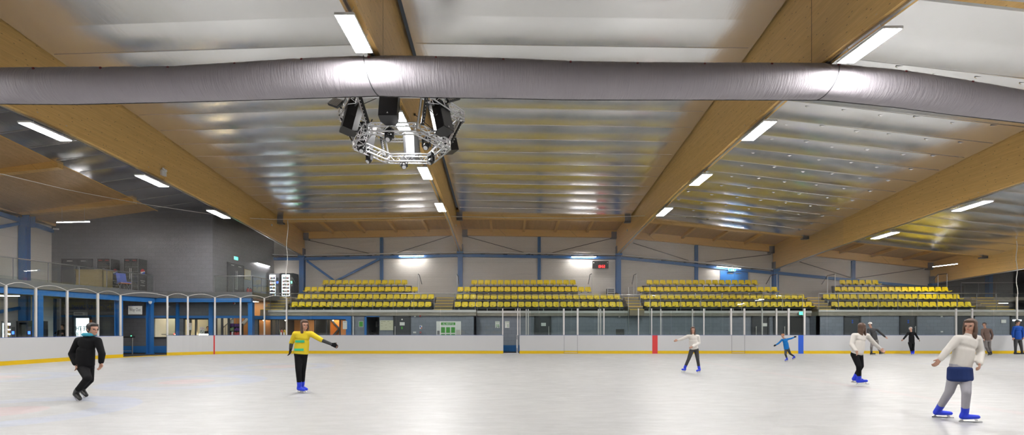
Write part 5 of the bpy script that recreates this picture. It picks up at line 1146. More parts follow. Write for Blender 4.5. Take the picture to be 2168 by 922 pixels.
    x0, x1 = PX(700, 31.5), PX(719, 31.5); m = MB(); m.box(x0, x1, 31.5, 31.55, .1, 2.2); t = thing('wall_panel', 'orange wall panel with dark cross bracing in the cafe', 'panel', ((x0 + x1) / 2, 31.5, .1)); part('board', m, 'orange_paint', t, world=True); m = MB(); m.bar((x0, 31.44, 2.1), (x1, 31.44, 1.45), .08, .1).bar((x1, 31.44, 1.45), (x0, 31.44, .8), .08, .1); part('brace', m, 'charcoal', t, world=True)
    m = MB(); m.box(PX(668, 31.3), PX(698, 31.3), 31.3, 31.4, 0, 2.2); solo('cafe_partition', m, 'cafe_dark', 'dark partition inside the cafe behind the skater in yellow', 'partition', None, 'thing')
    sign_box('menu_sheet', 'pale menu sheet in the cafe window, right end', 'menu', (PX(730, 29.9), 29.93, PZ(689, 29.9)), .26, .5, .008, 'sign_white', 0, [('MENU', .06, 0, .18, 'text_dark', .16)])
    # the wall right of the cafe
    Y = 29.98
    m = MB(); m.tube([(PX(748.5, Y), Y - .05, .1), (PX(748.5, Y), Y - .05, 2.22)], .04, 8); solo('drain_pipe', m, 'white_paint', 'white vertical pipe right of the blue cafe post', 'pipe')
    sign_box('wall_notice', 'small green notice in a white frame right of the white pipe', 'notice', (PX(764.5, Y), Y, PZ(687, Y)), .24, .32, .015, 'sign_green', frame='sign_white')
    for a, b, l, mm in ((779, 789, 'food poster in the opening left of the menu board, left one', 'snack_orange'), (790.5, 797.5, 'white cup poster in the opening left of the menu board', 'sign_white')):
        sign_box('wall_poster', l, 'poster', (PX((a + b) / 2, 32.3), 32.48, PZ(688 if mm != 'sign_white' else 687, 32.3)), PX(b, 32.3) - PX(a, 32.3), .38, .01, mm, 0, [], 'posters in the opening')
    t = thing('coffee_machine', 'black coffee machine on a white unit in the opening', 'coffee machine', (PX(783, 31), 31.2, 0)); m = MB(); m.box(-.28, -.14, -.1, .1, 0, 1.35); part('white_unit', m, 'white_paint', t); m = MB(); m.box(-.1, .22, -.15, .15, .9, 1.22).box(-.05, .1, -.15, .1, 1.22, 1.32); part('machine', m, 'black_plastic', t); m = MB(); m.box(-.3, .3, -.18, .2, .86, .9).box(-.3, .3, .1, .15, 0, .86); part('counter', m, 'cafe_dark', t)
    sign_box('menu_board', 'large cream price board between the opening and the charcoal door', 'menu board', (PX(819, Y), Y, PZ(689.5, Y)), PX(833, Y) - PX(804, Y), PZ(679, Y) - PZ(700, Y), .02, 'sign_cream', 0, [('SKATE HIRE', .05, -.22, .24, 'text_dark', .3), ('- -', .03, .1, .24, 'text_dark', .1), ('PRICES', .035, -.3, .12, 'text_dark', .12), ('ADULT', .03, -.05, .02, 'text_dark', .1), ('CHILD', .03, .2, .12, 'text_dark', .1), ('FAMILY', .03, -.3, -.04, 'text_dark', .12), ('CLUB', .03, .2, -.1, 'text_dark', .1), ('OPEN', .03, -.05, -.16, 'text_dark', .1)])
    def sdoor(name, x0, x1, Y, mat='door_grey', plate=None, handle=None, dots=False, wide=None, ytop=669.5):
        t = thing(name, None, None, (PX((x0 + x1) / 2, Y), Y, 0)); t['kind'] = 'structure'; w = (PX(x1, Y) - PX(x0, Y)) / 2; h = PZ(ytop, Y)
        m = MB(); m.box(-w, -w + .09, -.06, 0, 0, h).box(w - .09, w, -.06, 0, 0, h).box(-w, w, -.06, 0, h - .09, h); part('frame', m, 'charcoal', t)
        m = MB(); m.box(-w + .095, w - .095, -.03, 0, .01, h - .095); d = part('leaf', m, mat, t)
        if plate: m = MB(); m.box(plate[0], plate[0] + .3, -.04, -.031, plate[1], plate[1] + .2); part('notice', m, 'sign_white', d)
        if handle is not None: m = MB(); m.box(handle - .02, handle + .02, -.1, -.08, .75, 1.6).box(handle - .02, handle + .02, -.09, -.03, .8, .83).box(handle - .02, handle + .02, -.09, -.03, 1.5, 1.53); part('handle', m, 'post_white', d)
        if dots:
            for z in (1.83, 1.95): m = MB(); m.tube([(0, -.03, z), (0, -.036, z)], .05, 12); part('safety_disc', m, 'line_blue', d)
        return t
    d = sdoor('door_5', 833, 870, Y, plate=(-.14, 1.65), handle=-.42)
    m = MB(); m.ball((0, -.035, 2.02), (.05, .01, .05), 10, 6); part('viewer', m, 'sign_white', d); m = MB(); m.box(-.06, .04, -.036, -.031, 1.42, 1.58); part('green_notice', m, 'sign_green', d)
    m = MB(); m.box(PX(877, Y), PX(880.5, Y), Y - .05, Y, PZ(672, Y), PZ(669.5, Y)); solo('motion_sensor', m, 'white_paint', 'small white sensor box high right of the charcoal door', 'sensor')
    t = thing('alarm_beacon', 'round red alarm beacon above the fire call point', 'alarm', (PX(890, Y), Y, PZ(670, Y))); m = MB(); m.tube([(0, 0, 0), (0, -.06, 0)], .055, 12); part('base', m, 'sign_white', t); m = MB(); m.ball((0, -.07, 0), .05, 10, 8); part('sounder', m, 'alarm_red', t, smooth=True)
    sign_box('call_point_notice', 'small blue and red fire notice above the call point', 'notice', (PX(891, Y), Y, PZ(693.5, Y)), .16, .22, .01, 'sign_white', 0, [])
    o = bpy.context.scene.collection.objects[-1]; t = o.parent
    m = MB(); m.box(-.06, .0, -.013, -.011, -.02, .08); part('blue_symbol', m, 'line_blue', t); m = MB(); m.box(.01, .07, -.013, -.011, -.09, -.01); part('red_symbol', m, 'line_red', t)
    t = thing('call_point', 'red fire call point low right of the charcoal door', 'call point', (PX(890.5, Y), Y, PZ(704.5, Y))); m = MB(); m.box(-.05, .05, -.05, 0, -.05, .05); part('box', m, 'alarm_red', t); m = MB(); m.box(-.03, .03, -.053, -.05, -.012, .012); part('glass', m, 'sign_white', t)
    m = MB(); m.box(-.09, .09, -.03, 0, -.05, .05); m.box(-.06, -.02, -.034, -.03, -.02, .02); m.box(.02, .06, -.034, -.03, -.02, .02); shift(m, (PX(878, Y), Y, PZ(704.5, Y))); solo('wall_socket', m, 'white_paint', 'white double socket right of the charcoal door', 'socket')
    # all about us board
    x0, x1 = PX(924, Y), PX(976, Y); z1 = PZ(681, Y); t = thing('notice_board', 'large white notice board headed ALL ABOUT US in green', 'notice board', ((x0 + x1) / 2, Y, z1 - 1.3)); w = (x1 - x0) / 2
    m = MB(); m.box(-w, w, -.03, 0, 0, 1.3); part('board', m, 'sign_white', t); u = 1 / 34.13
    m = MB(); m.box(-w + 10 * u, -w + 40 * u, -.036, -.031, 1.3 - 8 * u, 1.3 - 2.5 * u); part('heading', m, 'sign_green', t); q = text_mb('ALL ABOUT US', .11, width=.68, bold=.01); shift(q, (-w + 25 * u, -.038, 1.3 - 5.3 * u)); part('lettering', q, 'sign_white', t)
    for r in range(2):
        for k in range(3): m = MB(); a = -w + (10 + 10.6 * k) * u; z = 1.3 - (12.5 + 14.5 * r) * u; m.box(a, a + 8.3 * u, -.036, -.031, z - 12 * u, z); part('sheet', m, 'sign_green', t)
    m = MB(); m.box(w - 10 * u, w - 2 * u, -.10, -.03, .0, 1.3 - 18 * u); part('leaflet_holder', m, 'post_white', t); m = MB(); m.box(-w + 2 * u, -w + 7 * u, -.09, -.03, 1.3 - 28 * u, 1.3 - 20 * u); part('hand_sanitiser', m, 'bracket_grey', t)
    # posters right of the corner
    Y = 30.73
    for a, b, l, s in ((1048.5, 1058, 'white poster with green figures left of the open gate post', 'SAFE SKATING'), (1069, 1078.5, 'white poster with green headline seen through the open gate', 'NO RUNNING')):
        c = (a + b) / 2; t = sign_box('wall_poster', l, 'poster', (PX(c, Y), Y, PZ(688, Y)), PX(b, Y) - PX(a, Y), .42, .012, 'sign_white', 0, [(s, .05, 0, .15, 'sign_green', .22)], 'green and white posters')
        m = MB()
        for k in range(3 if a < 1060 else 1): q = (k - 1) * .07 if a < 1060 else .05; m.ball((q, -.015, .02), (.015, .003, .015), 8, 5); m.box(q - .015, q + .015, -.016, -.013, -.1, 0).bar((q, -.015, -.1), (q - .03, -.015, -.17), .004, .015, (1, 0, 0)).bar((q, -.015, -.1), (q + .03, -.015, -.17), .004, .015, (1, 0, 0))
        part('figure', m, 'sign_green', t)
    sdoor('door_6', 1131, 1167, Y, plate=(-.1, 1.62), handle=.38, ytop=670)
    sdoor('door_7', 1591, 1628, Y, plate=(.12, 1.6), handle=-.3, ytop=670); sdoor('door_8', 1637, 1669, Y, handle=.2, ytop=670)
    m = MB(); m.box(PX(1673, Y), PX(1700, Y), Y - .02, Y, .3, 2.2); struct('door_9', m, 'cafe_dark')  # flat dark sheet on the bench wall, right of the grey doors
    m = MB(); m.box(PX(1311, Y) - .05, PX(1311, Y) + .05, Y - .08, Y, PZ(671, Y) - .05, PZ(671, Y) + .05); solo('motion_sensor', m, 'white_paint', 'small white sensor box above the bench laptop', 'sensor')
    Y = 29.98
    for i, (a, b) in enumerate(((1786, 1822), (1904, 1940), (2022, 2062))): sdoor('door_%d' % (10 + i), a, b, Y, dots=True, handle=.4 if i == 1 else None)
    sdoor('door_13', 2138, 2176, Y, plate=None); sign_box('wall_notice', 'small framed white notice left of the last door at the right', 'notice', (PX(2124.5, Y), Y, PZ(681, Y)), .3, .2, .015, 'sign_white', frame='bracket_grey')
    sign_box('door_sign', 'pale blue sign on the last door at the right', 'sign', (PX(2151, Y), Y - .06, PZ(679, Y)), .55, .09, .01, 'lamp_cool', 0, [])
    for x, y, l in ((1992.5, 671, 'small white sensor box high between two changing doors'), (1993, 703, 'small white socket low between two changing doors')): m = MB(); m.box(PX(x, Y) - .06, PX(x, Y) + .06, Y - .05, Y, PZ(y, Y) - .04, PZ(y, Y) + .04); solo('wall_socket' if y > 700 else 'motion_sensor', m, 'white_paint', l, 'socket' if y > 700 else 'sensor')
    t = thing('alarm_pipe', 'red alarm beacon with a white pipe beneath, right of the blue stripe', 'alarm', (PX(1717, 30.7), 30.72, PZ(669, 30.7))); m = MB(); m.ball((0, -.05, 0), (.09, .06, .06), 10, 8); part('beacon', m, 'alarm_red', t, smooth=True); m = MB(); m.tube([(.05, -.03, -.03), (.05, -.03, -1.1)], .02, 6); part('pipe', m, 'white_paint', t); m = MB(); m.box(0, .1, -.06, 0, -1.16, -1.06); part('call_point', m, 'alarm_red', t)
    # small boxes on the tower front at ground level
    Y = 28.58; t = thing('alarm_beacon', 'round red alarm beacon on the pale wall above the shop window', 'alarm', (PX(496.5, Y), Y, PZ(643, Y))); m = MB(); m.tube([(0, 0, 0), (0, -.06, 0)], .06, 12); part('base', m, 'sign_white', t); m = MB(); m.ball((0, -.08, 0), .055, 10, 8); part('sounder', m, 'alarm_red', t, smooth=True)
    m = MB(); m.box(-.03, .03, -.05, 0, -.06, .06); m.ball((0, -.05, 0), .025, 8, 5); shift(m, (PX(526, Y), Y, PZ(644, Y))); solo('motion_sensor', m, 'white_paint', 'small white sensor box beside the blue post above the shop window', 'sensor')
    m = MB(); m.box(-.05, .05, -.03, 0, -.04, .04); m.tube([(0, -.01, .04), (0, -.01, .6)], .01, 6); shift(m, (PX(361, Y), Y - .0, PZ(695, Y))); 
    # laptop on the bench shelf
    Y = 29.3; t = thing('laptop', 'dark open laptop standing behind the boards, left of the red stripe', 'laptop', (PX(1314, Y), Y, 1.05)); m = MB(); m.bar((0, .12, .0), (0, .18, .36), .5, .015, (0, -1, 0)); part('screen', m, 'hair_dark', t); m = MB(); m.box(-.25, .25, -.2, .12, -.02, .0); part('keyboard', m, 'grey_steel', t)
    m = MB(); m.box(PX(1285, 29.4), PX(1335, 29.4), 29.0, 29.6, .99, 1.028).box(PX(1290, 29.4), PX(1292, 29.4), 29.2, 29.25, 0, .99).box(PX(1330, 29.4), PX(1332, 29.4), 29.2, 29.25, 0, .99); solo('scorer_shelf', m, 'tread_brown', 'narrow scorer shelf carrying the laptop', 'shelf')
    # right end clutter: dark upper gallery
    m = MB(); m.box(31.6, 32.6, 34.6, 35.4, DECK, DECK + 1.9); solo('gallery_cupboard', m, 'grey_steel', 'grey cupboard against the dark wall right of the last seats', 'cupboard', None, 'thing') if False else None
    m = MB(); m.box(35.0, 35.28, 35.1, 35.4, DECK, 6.0); solo('steel_post', m, 'blue_paint', 'dark blue steel column in the dim far right bay', 'post', 'blue wall columns', 'thing')
    balustrade([(31.5, 33.5), (37.5, 33.5)], DECK, 1.1, 'glass balustrade in the dim far right bay')
# ------------------------------------------------------------------ lighting truss ring
def truss(mb, a, b, w=.24, rc=.024, rd=.010, n=None):
    a = Vector(a); b = Vector(b); d = (b - a); L = d.length; d.normalize(); up = Vector((0, 0, 1)); r = d.cross(up)
    if r.length < .1: up = Vector((0, 1, 0)); r = d.cross(up)
    r.normalize(); up = r.cross(d)
    cor = [(-1, -1), (1, -1), (1, 1), (-1, 1)]; off = [r * x * w / 2 + up * z * w / 2 for x, z in cor]
    for o in off: mb.tube([a + o, b + o], rc, 6)
    n = n or max(2, round(L / w))
    for k in range(4):
        o0, o1 = off[k], off[(k + 1) % 4]
        for i in range(n):
            p = a.lerp(b, i / n); q = a.lerp(b, (i + 1) / n)
            mb.tube([p + (o0 if i % 2 == 0 else o1), q + (o1 if i % 2 == 0 else o0)], rd, 4, cap=False)
    for p in (a, b):
        for k in range(4): mb.tube([p + off[k], p + off[(k + 1) % 4]], rd * 1.2, 4, cap=False)
def build_truss():
    cx, cy = -3.3, 15.2
    hexa = lambda R, z: [Vector((cx + R * math.cos(math.radians(60 * k)), cy + R * math.sin(math.radians(60 * k)), z)) for k in range(6)]
    lo, up = hexa(1.42, 7.18), hexa(1.86, 8.08)
    t = thing('truss_ring', 'silver hexagonal lighting truss hanging under the second roof beam', 'lighting truss', (cx, cy, 7.0))
    for ring, nm in ((lo, 'lower_ring'), (up, 'upper_ring')):
        m = MB()
        for k in range(6):
            truss(m, ring[k], ring[(k + 1) % 6]); c = ring[k]
            for dz in (-.12, .12): m.ball(c + Vector((0, 0, dz)), .05, 8, 5)
        part(nm, m, 'aluminium', t, world=True)
    for k in range(6):
        m = MB(); a, b = lo[k], up[k]; m.tube([a, b], .035, 8); part('strut', m, 'aluminium', t, world=True)
        d = (b - a).normalized(); o = Vector((math.cos(math.radians(60 * k + 90)), math.sin(math.radians(60 * k + 90)), 0)) * .12; o2 = Vector((math.cos(math.radians(60 * k)), math.sin(math.radians(60 * k)), 0)) * .06
        m = MB(); m.bar(a + o + o2 + d * .1, b + o + o2 - d * .02, .10, .04, (o2.x, o2.y, 0)); pl = part('cable_ladder', m, 'black_plastic', t, world=True)
        m = MB()
        for j in range(9):
            p = (a + o + o2 + d * .15).lerp(b + o + o2, j / 9.5); m.ball(p + o2.normalized() * .052 , .014, 6, 4); m.ball(p - o2.normalized() * .052, .014, 6, 4)
        part('bolt', m, 'sign_white', pl, world=True)
        sx = 1 if b.x > BX['B'] else -1; e = Vector((BX['B'] + sx * .19, b.y, bot_z('B', b.y) + .45))
        m = MB(); m.tube([b + Vector((0, 0, .1)), e], .012, 6); m.box(e.x - .03, e.x + .03, e.y - .03, e.y + .03, e.z - .03, e.z + .03); part('hoist_chain', m, 'dark_metal', t, world=True)
    # speakers
    nm = {210: 'upper left one', 270: 'front one cut by the grey duct', 330: 'upper right one', 30: 'far right one', 90: 'rear one seen from behind', 150: 'far left one behind the truss'}
    for ang, l in nm.items():
        a = math.radians(ang); R = 1.52; t = thing('loudspeaker', 'black loudspeaker hanging on the hexagonal truss, ' + l, 'loudspeaker', (cx + R * math.cos(a), cy + R * math.sin(a), 7.68), a + PI / 2, 'loudspeakers on the truss'); t.rotation_euler = (math.radians(-14), 0, a + PI / 2)
        # local -y is outward
        w, h, d = .26, .45, .22; m = MB(); poly = [(-w, -d), (w, -d), (w, d * .2), (w * .55, d), (-w * .55, d), (-w, d * .2)]; m.prism(poly, -h, h, 'z'); part('cabinet', m, 'grey_steel' if ang == 90 else 'black_plastic', t)  # rear cabinet takes a paler grey: lamp light on it, painted in
        m = MB(); m.box(-w + .02, w - .02, -d - .012, -d - .001, -h + .02, h - .02); part('grille', m, 'dark_metal', t); m = MB(); m.prism([(-.025, -h + .06), (.025, -h + .06), (.0, -h + .11)], -d - .018, -d - .013, 'y'); part('badge', m, 'sign_white', t)
        for s in (-1, 1): m = MB(); m.box(*sorted((s * w, s * (w + .004))), -.08, .05, -.03, .02); part('grip', m, 'dark_metal', t)
        m = MB(); m.tube([(0, .0, h), (0, .1, h + .18)], .02, 6).tube([(-w, 0, 0), (-w - .03, .12, .2)], .012, 5); part('mounting_arm', m, 'dark_metal', t)
    # moving heads below the lower ring
    for x, y, Y, l in ((824, 291, 14.0, 'near side of the truss'), (782, 338, 15.9, 'lower left side of the truss'), (855, 350, 16.4, 'far side of the truss'), (913, 341, 15.9, 'lower right side of the truss'), (766, 316, 15.0, 'left corner of the truss'), (903, 309, 14.7, 'right front side of the truss')):
        c = P(x, y, Y); t = thing('moving_head_lamp', 'black moving head spotlight hanging at the ' + l, 'spotlight', tuple(c), random.uniform(-1, 1), 'moving head spotlights')
        m = MB(); m.box(-.12, .12, -.08, .08, .14, .24).tube([(0, 0, .24), (0, 0, 7.06 - c.z if 7.06 - c.z > .26 else .3)], .02, 6); part('base', m, 'black_plastic', t); m = MB(); m.box(-.13, -.10, -.05, .05, -.04, .16).box(.10, .13, -.05, .05, -.04, .16); part('yoke', m, 'black_plastic', t)
        m = MB(); m.tube([(0, .07, .06), (0, 0, 0), (0, -.07, -.09)], [.07, .10, .085], 12); part('head', m, 'black_plastic', t, smooth=True); m = MB(); m.tube([(0, -.07, -.09), (0, -.076, -.096)], .065, 12); part('lens', m, 'aluminium', t)
    for x, y, Y, s, l in ((710, 216, 14.6, -1, 'left'), (957, 204, 14.4, 1, 'right')):
        c = P(x, y, Y); t = thing('flood_lamp', 'square lamp panel with a white grid on the upper %s of the truss' % l, 'flood lamp', tuple(c), s * .5, 'square flood lamps'); t.rotation_euler = (math.radians(-30), math.radians(25 * -s), s * .4)
        m = MB(); m.box(-.2, .2, 0, .07, -.15, .15); part('case', m, 'black_plastic', t); m = MB()
        for i in range(6):
            for j in range(5): m.box(-.18 + i * .062, -.13 + i * .062, -.006, -.001, -.135 + j * .055, -.09 + j * .055)
        part('lens_grid', m, 'sign_white', t)
        m = MB(); m.tube([(0, .05, .0), (-s * .25, .25, .0)], .02, 6); part('bracket', m, 'black_plastic', t)

# ------------------------------------------------------------------ people
def remesh(name, mb, mat, voxel, parent, smooth_it=4):
    me = mb.mesh(name, mat); o = bpy.data.objects.new(name, me); C.objects.link(o)
    r = o.modifiers.new('r', 'REMESH'); r.mode = 'VOXEL'; r.voxel_size = voxel; r.use_smooth_shade = True
    s = o.modifiers.new('s', 'SMOOTH'); s.factor = .5; s.iterations = smooth_it
    bpy.context.view_layer.update(); n = bpy.data.meshes.new_from_object(o.evaluated_get(bpy.context.evaluated_depsgraph_get())); n.name = name
    o.modifiers.clear(); o.data = n; bpy.data.meshes.remove(me); o.parent = parent
    n.polygons.foreach_set('use_smooth', [True] * len(n.polygons))
    return o
def cap(mb, a, b, ra, rb):
    mb.ball(a, ra, 12, 8); mb.ball(b, rb, 12, 8); mb.tube([a, b], [ra, rb], 12, True)
def slab(mb, a, b, ra, rb, side):
    """flattened limb between a and b: ra, rb = (half width, half depth); side = unit vector across the body"""
    a = Vector(a); b = Vector(b); d = (b - a).normalized(); s = (side - d * side.dot(d)).normalized(); f = d.cross(s)
    n = 16; vs = []; K = 8
    for i in range(K + 1):
        u = i / K; c = a.lerp(b, u); w = ra[0] + (rb[0] - ra[0]) * u; t = ra[1] + (rb[1] - ra[1]) * u
        if i in (0, K): w *= .82; t *= .82
        vs += [c + s * w * math.cos(2 * PI * k / n) + f * t * math.sin(2 * PI * k / n) for k in range(n)]
    mb.add(vs, [(i * n + k, i * n + (k + 1) % n, (i + 1) * n + (k + 1) % n, (i + 1) * n + k) for i in range(K) for k in range(n)] + [tuple(range(n)), tuple(range(K * n, K * n + n))])
def person(label, d, J, yaw, H, top, legs, skate, hair, hairstyle, glove=None, blade=True, toe_yaw=None, extra=None, group='skaters on the ice', zfloor=0.0, vox=.013):
    """J: joint -> (photo x, photo y, depth offset); yaw degrees from facing the camera towards +x"""
    g = {k: P(v[0], v[1], d + (v[2] if len(v) > 2 else 0)) for k, v in J.items()}
    s = H / 1.70; y = math.radians(yaw); fwd = Vector((math.sin(y), -math.cos(y), 0)); side = Vector((math.cos(y), math.sin(y), 0))
    foot = (g['anL'] + g['anR']) / 2
    t = thing('person', label, 'person', (foot.x, foot.y, zfloor), group=group)
    org = Vector(t.location)
    def loc(mb): mb.v = [tuple(Vector(v) - org) for v in mb.v]; return mb
    across = (g['shR'] - g['shL']); across.z *= .6
    across = across.normalized() if across.length > .05 else side
    body = MB(); hd = g['head']
    face_up = (hd - g['neck']).normalized(); face_up = (face_up * .5 + Vector((0, 0, 1))).normalized()
    Mh = Matrix.Identity(3); fx = side; fy = -fwd; Mh = Matrix((fx, fy, Vector((0, 0, 1)))).transposed()
    hp = lambda x, yy, z: hd + (Mh @ Vector((x, yy, z))) * s
    # head: skull, jaw, nose, brows, ears
    def orient_ball(c, r):
        m = MB(); m.ball((0, 0, 0), r, 18, 12); return [hd + (Mh @ (Vector(v) + Vector(c))) * s for v in m.v], m.f
    for c, r in (((0, .012, .025), (.076, .093, .088)), ((0, -.012, -.04), (.057, .070, .072)), ((0, -.048, -.092), (.03, .026, .022)), ((0, -.092, -.012), (.011, .018, .022)), ((0, -.080, .018), (.05, .016, .012)), ((.079, .01, -.01), (.012, .022, .032)), ((-.079, .01, -.01), (.012, .022, .032)), ((0, -.082, -.055), (.022, .010, .010)), ((0, .03, -.09), (.05, .05, .06))):
        vs, fs = orient_ball(c, r); body.add(vs, fs)
    cap(body, g['neck'] - Vector((0, 0, .02)), hd - Vector((0, 0, .05)) * s, .056 * s, .052 * s)
    slab(body, g['neck'] - Vector((0, 0, .05)), g['chest'], (.14 * s, .085 * s), (.150 * s, .10 * s), across); slab(body, g['chest'], g['pelvis'], (.148 * s, .098 * s), (.145 * s, .10 * s), across)
    rad = [(.048, .038), (.037, .026)]
    for S in 'LR':
        a, b, c = g['sh' + S], g['el' + S], g['ha' + S]; cap(body, a, b, .048 * s, .037 * s); cap(body, b, c, .037 * s, .024 * s); cap(body, g['neck'] - Vector((0, 0, .05)), a, .06 * s, .05 * s)
        # hand
        dr = (c - b).normalized(); palm_n = dr.cross(Vector((0, 0, 1)) if abs(dr.z) < .8 else fwd).normalized(); w = dr.cross(palm_n).normalized()
        pc = c + dr * .045 * s; slab(body, c + dr * .005 * s, c + dr * .085 * s, (.036 * s, .016 * s), (.042 * s, .014 * s), w)
        for i, (ln, o) in enumerate(((.062, -.031), (.074, -.011), (.070, .011), (.056, .030))):
            p0 = c + (dr * .082 + w * o) * s; p1 = p0 + (dr * ln * .5 + palm_n * .012) * s; p2 = p1 + (dr * ln * .35 + palm_n * .026) * s; cap(body, p0, p1, .0105 * s, .0095 * s); cap(body, p1, p2, .0095 * s, .0085 * s)
        p0 = c + (dr * .025 - w * .034) * s; p1 = p0 + (dr * .035 - w * .026) * s; p2 = p1 + (dr * .028 - w * .004 + palm_n * .012) * s; cap(body, p0, p1, .013 * s, .011 * s); cap(body, p1, p2, .011 * s, .009 * s)
        h_, k_, n_ = g['hip' + S], g['kn' + S], g['an' + S]; cap(body, h_, k_, .075 * s, .050 * s); cap(body, k_, k_.lerp(n_, .35), .048 * s, .050 * s); cap(body, k_.lerp(n_, .35), n_, .050 * s, .032 * s)
    remesh('body', loc(body), 'skin', vox * .72, t, 3)
    # face details
    m = MB()
    for sx in (-1, 1): m.ball(hp(sx * .031, -.083, .0), .011 * s, 8, 6)
    part('eyes', loc(m), 'hair_dark', t); m = MB(); m.ball(hp(0, -.088, -.056), (.022 * s, .008 * s, .006 * s), 8, 6); part('mouth', loc(m), 'bottle_red', t)
    # top
    m = MB(); slab(m, g['neck'] - Vector((0, 0, .035)), g['chest'], (.150 * s, .098 * s), (.165 * s, .118 * s), across); slab(m, g['chest'], g['pelvis'] - Vector((0, 0, .05)), (.163 * s, .116 * s), (.166 * s, .124 * s), across)
    cap(m, g['neck'] - Vector((0, 0, .03)), g['neck'] + Vector((0, 0, .0)), .072 * s, .060 * s)
    for S in 'LR':
        a, b, c = g['sh' + S], g['el' + S], g['ha' + S]; cap(m, g['neck'] - Vector((0, 0, .06)), a, .078 * s, .066 * s); cap(m, a, b, .066 * s, .054 * s)
        if not (extra and 'short_sleeve' in extra): cap(m, b, b.lerp(c, .93), .058 * s, .046 * s)
    remesh('jacket' if not (extra and 'short_sleeve' in extra) else 'shirt', loc(m), top, vox, t)
    if extra and 'short_sleeve' in extra:
        m = MB()
        for S in 'LR': a, b, c = g['sh' + S], g['el' + S], g['ha' + S]; cap(m, a.lerp(b, .5), b, .052 * s, .046 * s); cap(m, b, b.lerp(c, .95), .046 * s, .036 * s)
        remesh('sleeve', loc(m), extra['short_sleeve'], vox, t)
        m = MB(); f = -across.cross(Vector((0, 0, 1))); f = f if f.y < 0 else -f
        for q, hgt in ((.15, .05), (.75, .05)):
            c = g['chest'].lerp(g['pelvis'], q) + f * .118 * s; m.bar(c - across * .10 * s, c + across * .10 * s, .02, hgt); part('print', loc(m), 'cloth_teal', t); m = MB()
    # trousers
    m = MB(); slab(m, g['pelvis'] + Vector((0, 0, .06)), (g['hipL'] + g['hipR']) / 2 - Vector((0, 0, .04)), (.150 * s, .115 * s), (.158 * s, .118 * s), across)
    for S in 'LR': h_, k_, n_ = g['hip' + S], g['kn' + S], g['an' + S]; cap(m, h_, k_, .094 * s, .066 * s); cap(m, k_, n_, .064 * s, .052 * s)
    remesh('trousers', loc(m), legs, vox, t)
    if extra and 'skirt' in extra:
        m = MB(); slab(m, g['pelvis'], (g['hipL'] + g['hipR']) / 2 - Vector((0, 0, .16)), (.176 * s, .140 * s), (.190 * s, .150 * s), across); remesh('shorts', loc(m), extra['skirt'], vox, t)
    # skates
    ty = math.radians(toe_yaw if toe_yaw is not None else yaw)
    for S in 'LR':
        an = g['an' + S]; kn = g['kn' + S]; tf = Vector((math.sin(ty), -math.cos(ty), 0)); sh = (kn - an).normalized(); 
        tilt = tf; dn = -sh if sh.z > .3 else Vector((0, 0, -1)); dn = (dn * .6 + Vector((0, 0, -1))).normalized(); tilt = (tf - dn * tf.dot(dn)).normalized()
        if glove == 'x': pass
        b = thing('skate', None, None, tuple(an - org)) if False else None
        heel = an + dn * .075 * s - tilt * .03 * s; toe = heel + tilt * .20 * s
        m = MB(); cap(m, an + sh * .09 * s, an, .056 * s, .052 * s); cap(m, an, heel, .052 * s, .048 * s); cap(m, heel, heel + tilt * .10 * s, .048 * s, .043 * s); cap(m, heel + tilt * .1 * s, toe - dn * .0, .043 * s, .034 * s)
        o = remesh('boot', loc(m), skate, vox * .8, t, 2)
        if blade:
            lo = heel + dn * .085 * s - tilt * .05 * s; m = MB(); sd = tilt.cross(dn).normalized()
            A = lo; B_ = lo + tilt * .31 * s
            m.bar(A, B_, .006, .022, dn); m.bar(heel + dn * .045 * s - tilt * .02 * s, lo + tilt * .05 * s, .02, .03, tilt); m.bar(toe + dn * .03 * s - tilt * .03 * s, lo + tilt * .24 * s, .02, .03, tilt)
            part('blade', loc(m), 'aluminium', t)
    if glove:
        m = MB()
        for S in 'LR':
            b, c = g['el' + S], g['ha' + S]; dr = (c - b).normalized(); w = dr.cross(dr.cross(Vector((0, 0, 1)) if abs(dr.z) < .8 else fwd).normalized()).normalized(); pn = dr.cross(Vector((0, 0, 1)) if abs(dr.z) < .8 else fwd).normalized()
            slab(m, c - dr * .02 * s, c + dr * .09 * s, (.042 * s, .026 * s), (.048 * s, .024 * s), w)
            for ln, o in ((.066, -.033), (.078, -.011), (.074, .012), (.060, .033)): p0 = c + (dr * .082 + w * o) * s; cap(m, p0, p0 + (dr * ln * .5 + pn * .012) * s, .0145 * s, .0135 * s); cap(m, p0 + (dr * ln * .5 + pn * .012) * s, p0 + (dr * ln * .85 + pn * .034) * s, .0135 * s, .012 * s)
            p0 = c + (dr * .025 - w * .036) * s; cap(m, p0, p0 + (dr * .055 - w * .03) * s, .017 * s, .014 * s)
        remesh('gloves', loc(m), glove, .009, t, 2)
    # hair / hat
    m = MB()
    def hb(c, r): vs, fs = orient_ball(c, r); m.add(vs, fs)
    hb((0, .034, .046), (.086, .088, .086)); hb((0, .062, .0), (.076, .058, .082))
    hb((0, -.04, .080), (.070, .052, .034)); hb((.068, .005, .025), (.020, .05, .065)); hb((-.068, .005, .025), (.020, .05, .065))
    if hairstyle == 'long':
        hb((.070, -.005, -.06), (.026, .045, .11)); hb((-.070, -.005, -.06), (.026, .045, .11)); hb((.062, -.02, -.16), (.032, .04, .07)); hb((-.062, -.02, -.16), (.032, .04, .07)); hb((0, .085, -.09), (.075, .04, .11)); hb((0, .095, -.18), (.06, .035, .08))
    remesh('hair', loc(m), hair, .011, t, 2)
    if hairstyle == 'hat':
        m = MB(); hb((0, .012, .072), (.094, .104, .072)); hb((0, .008, .045), (.098, .108, .030)); remesh('hat', loc(m), extra['hat'], .011, t, 2)
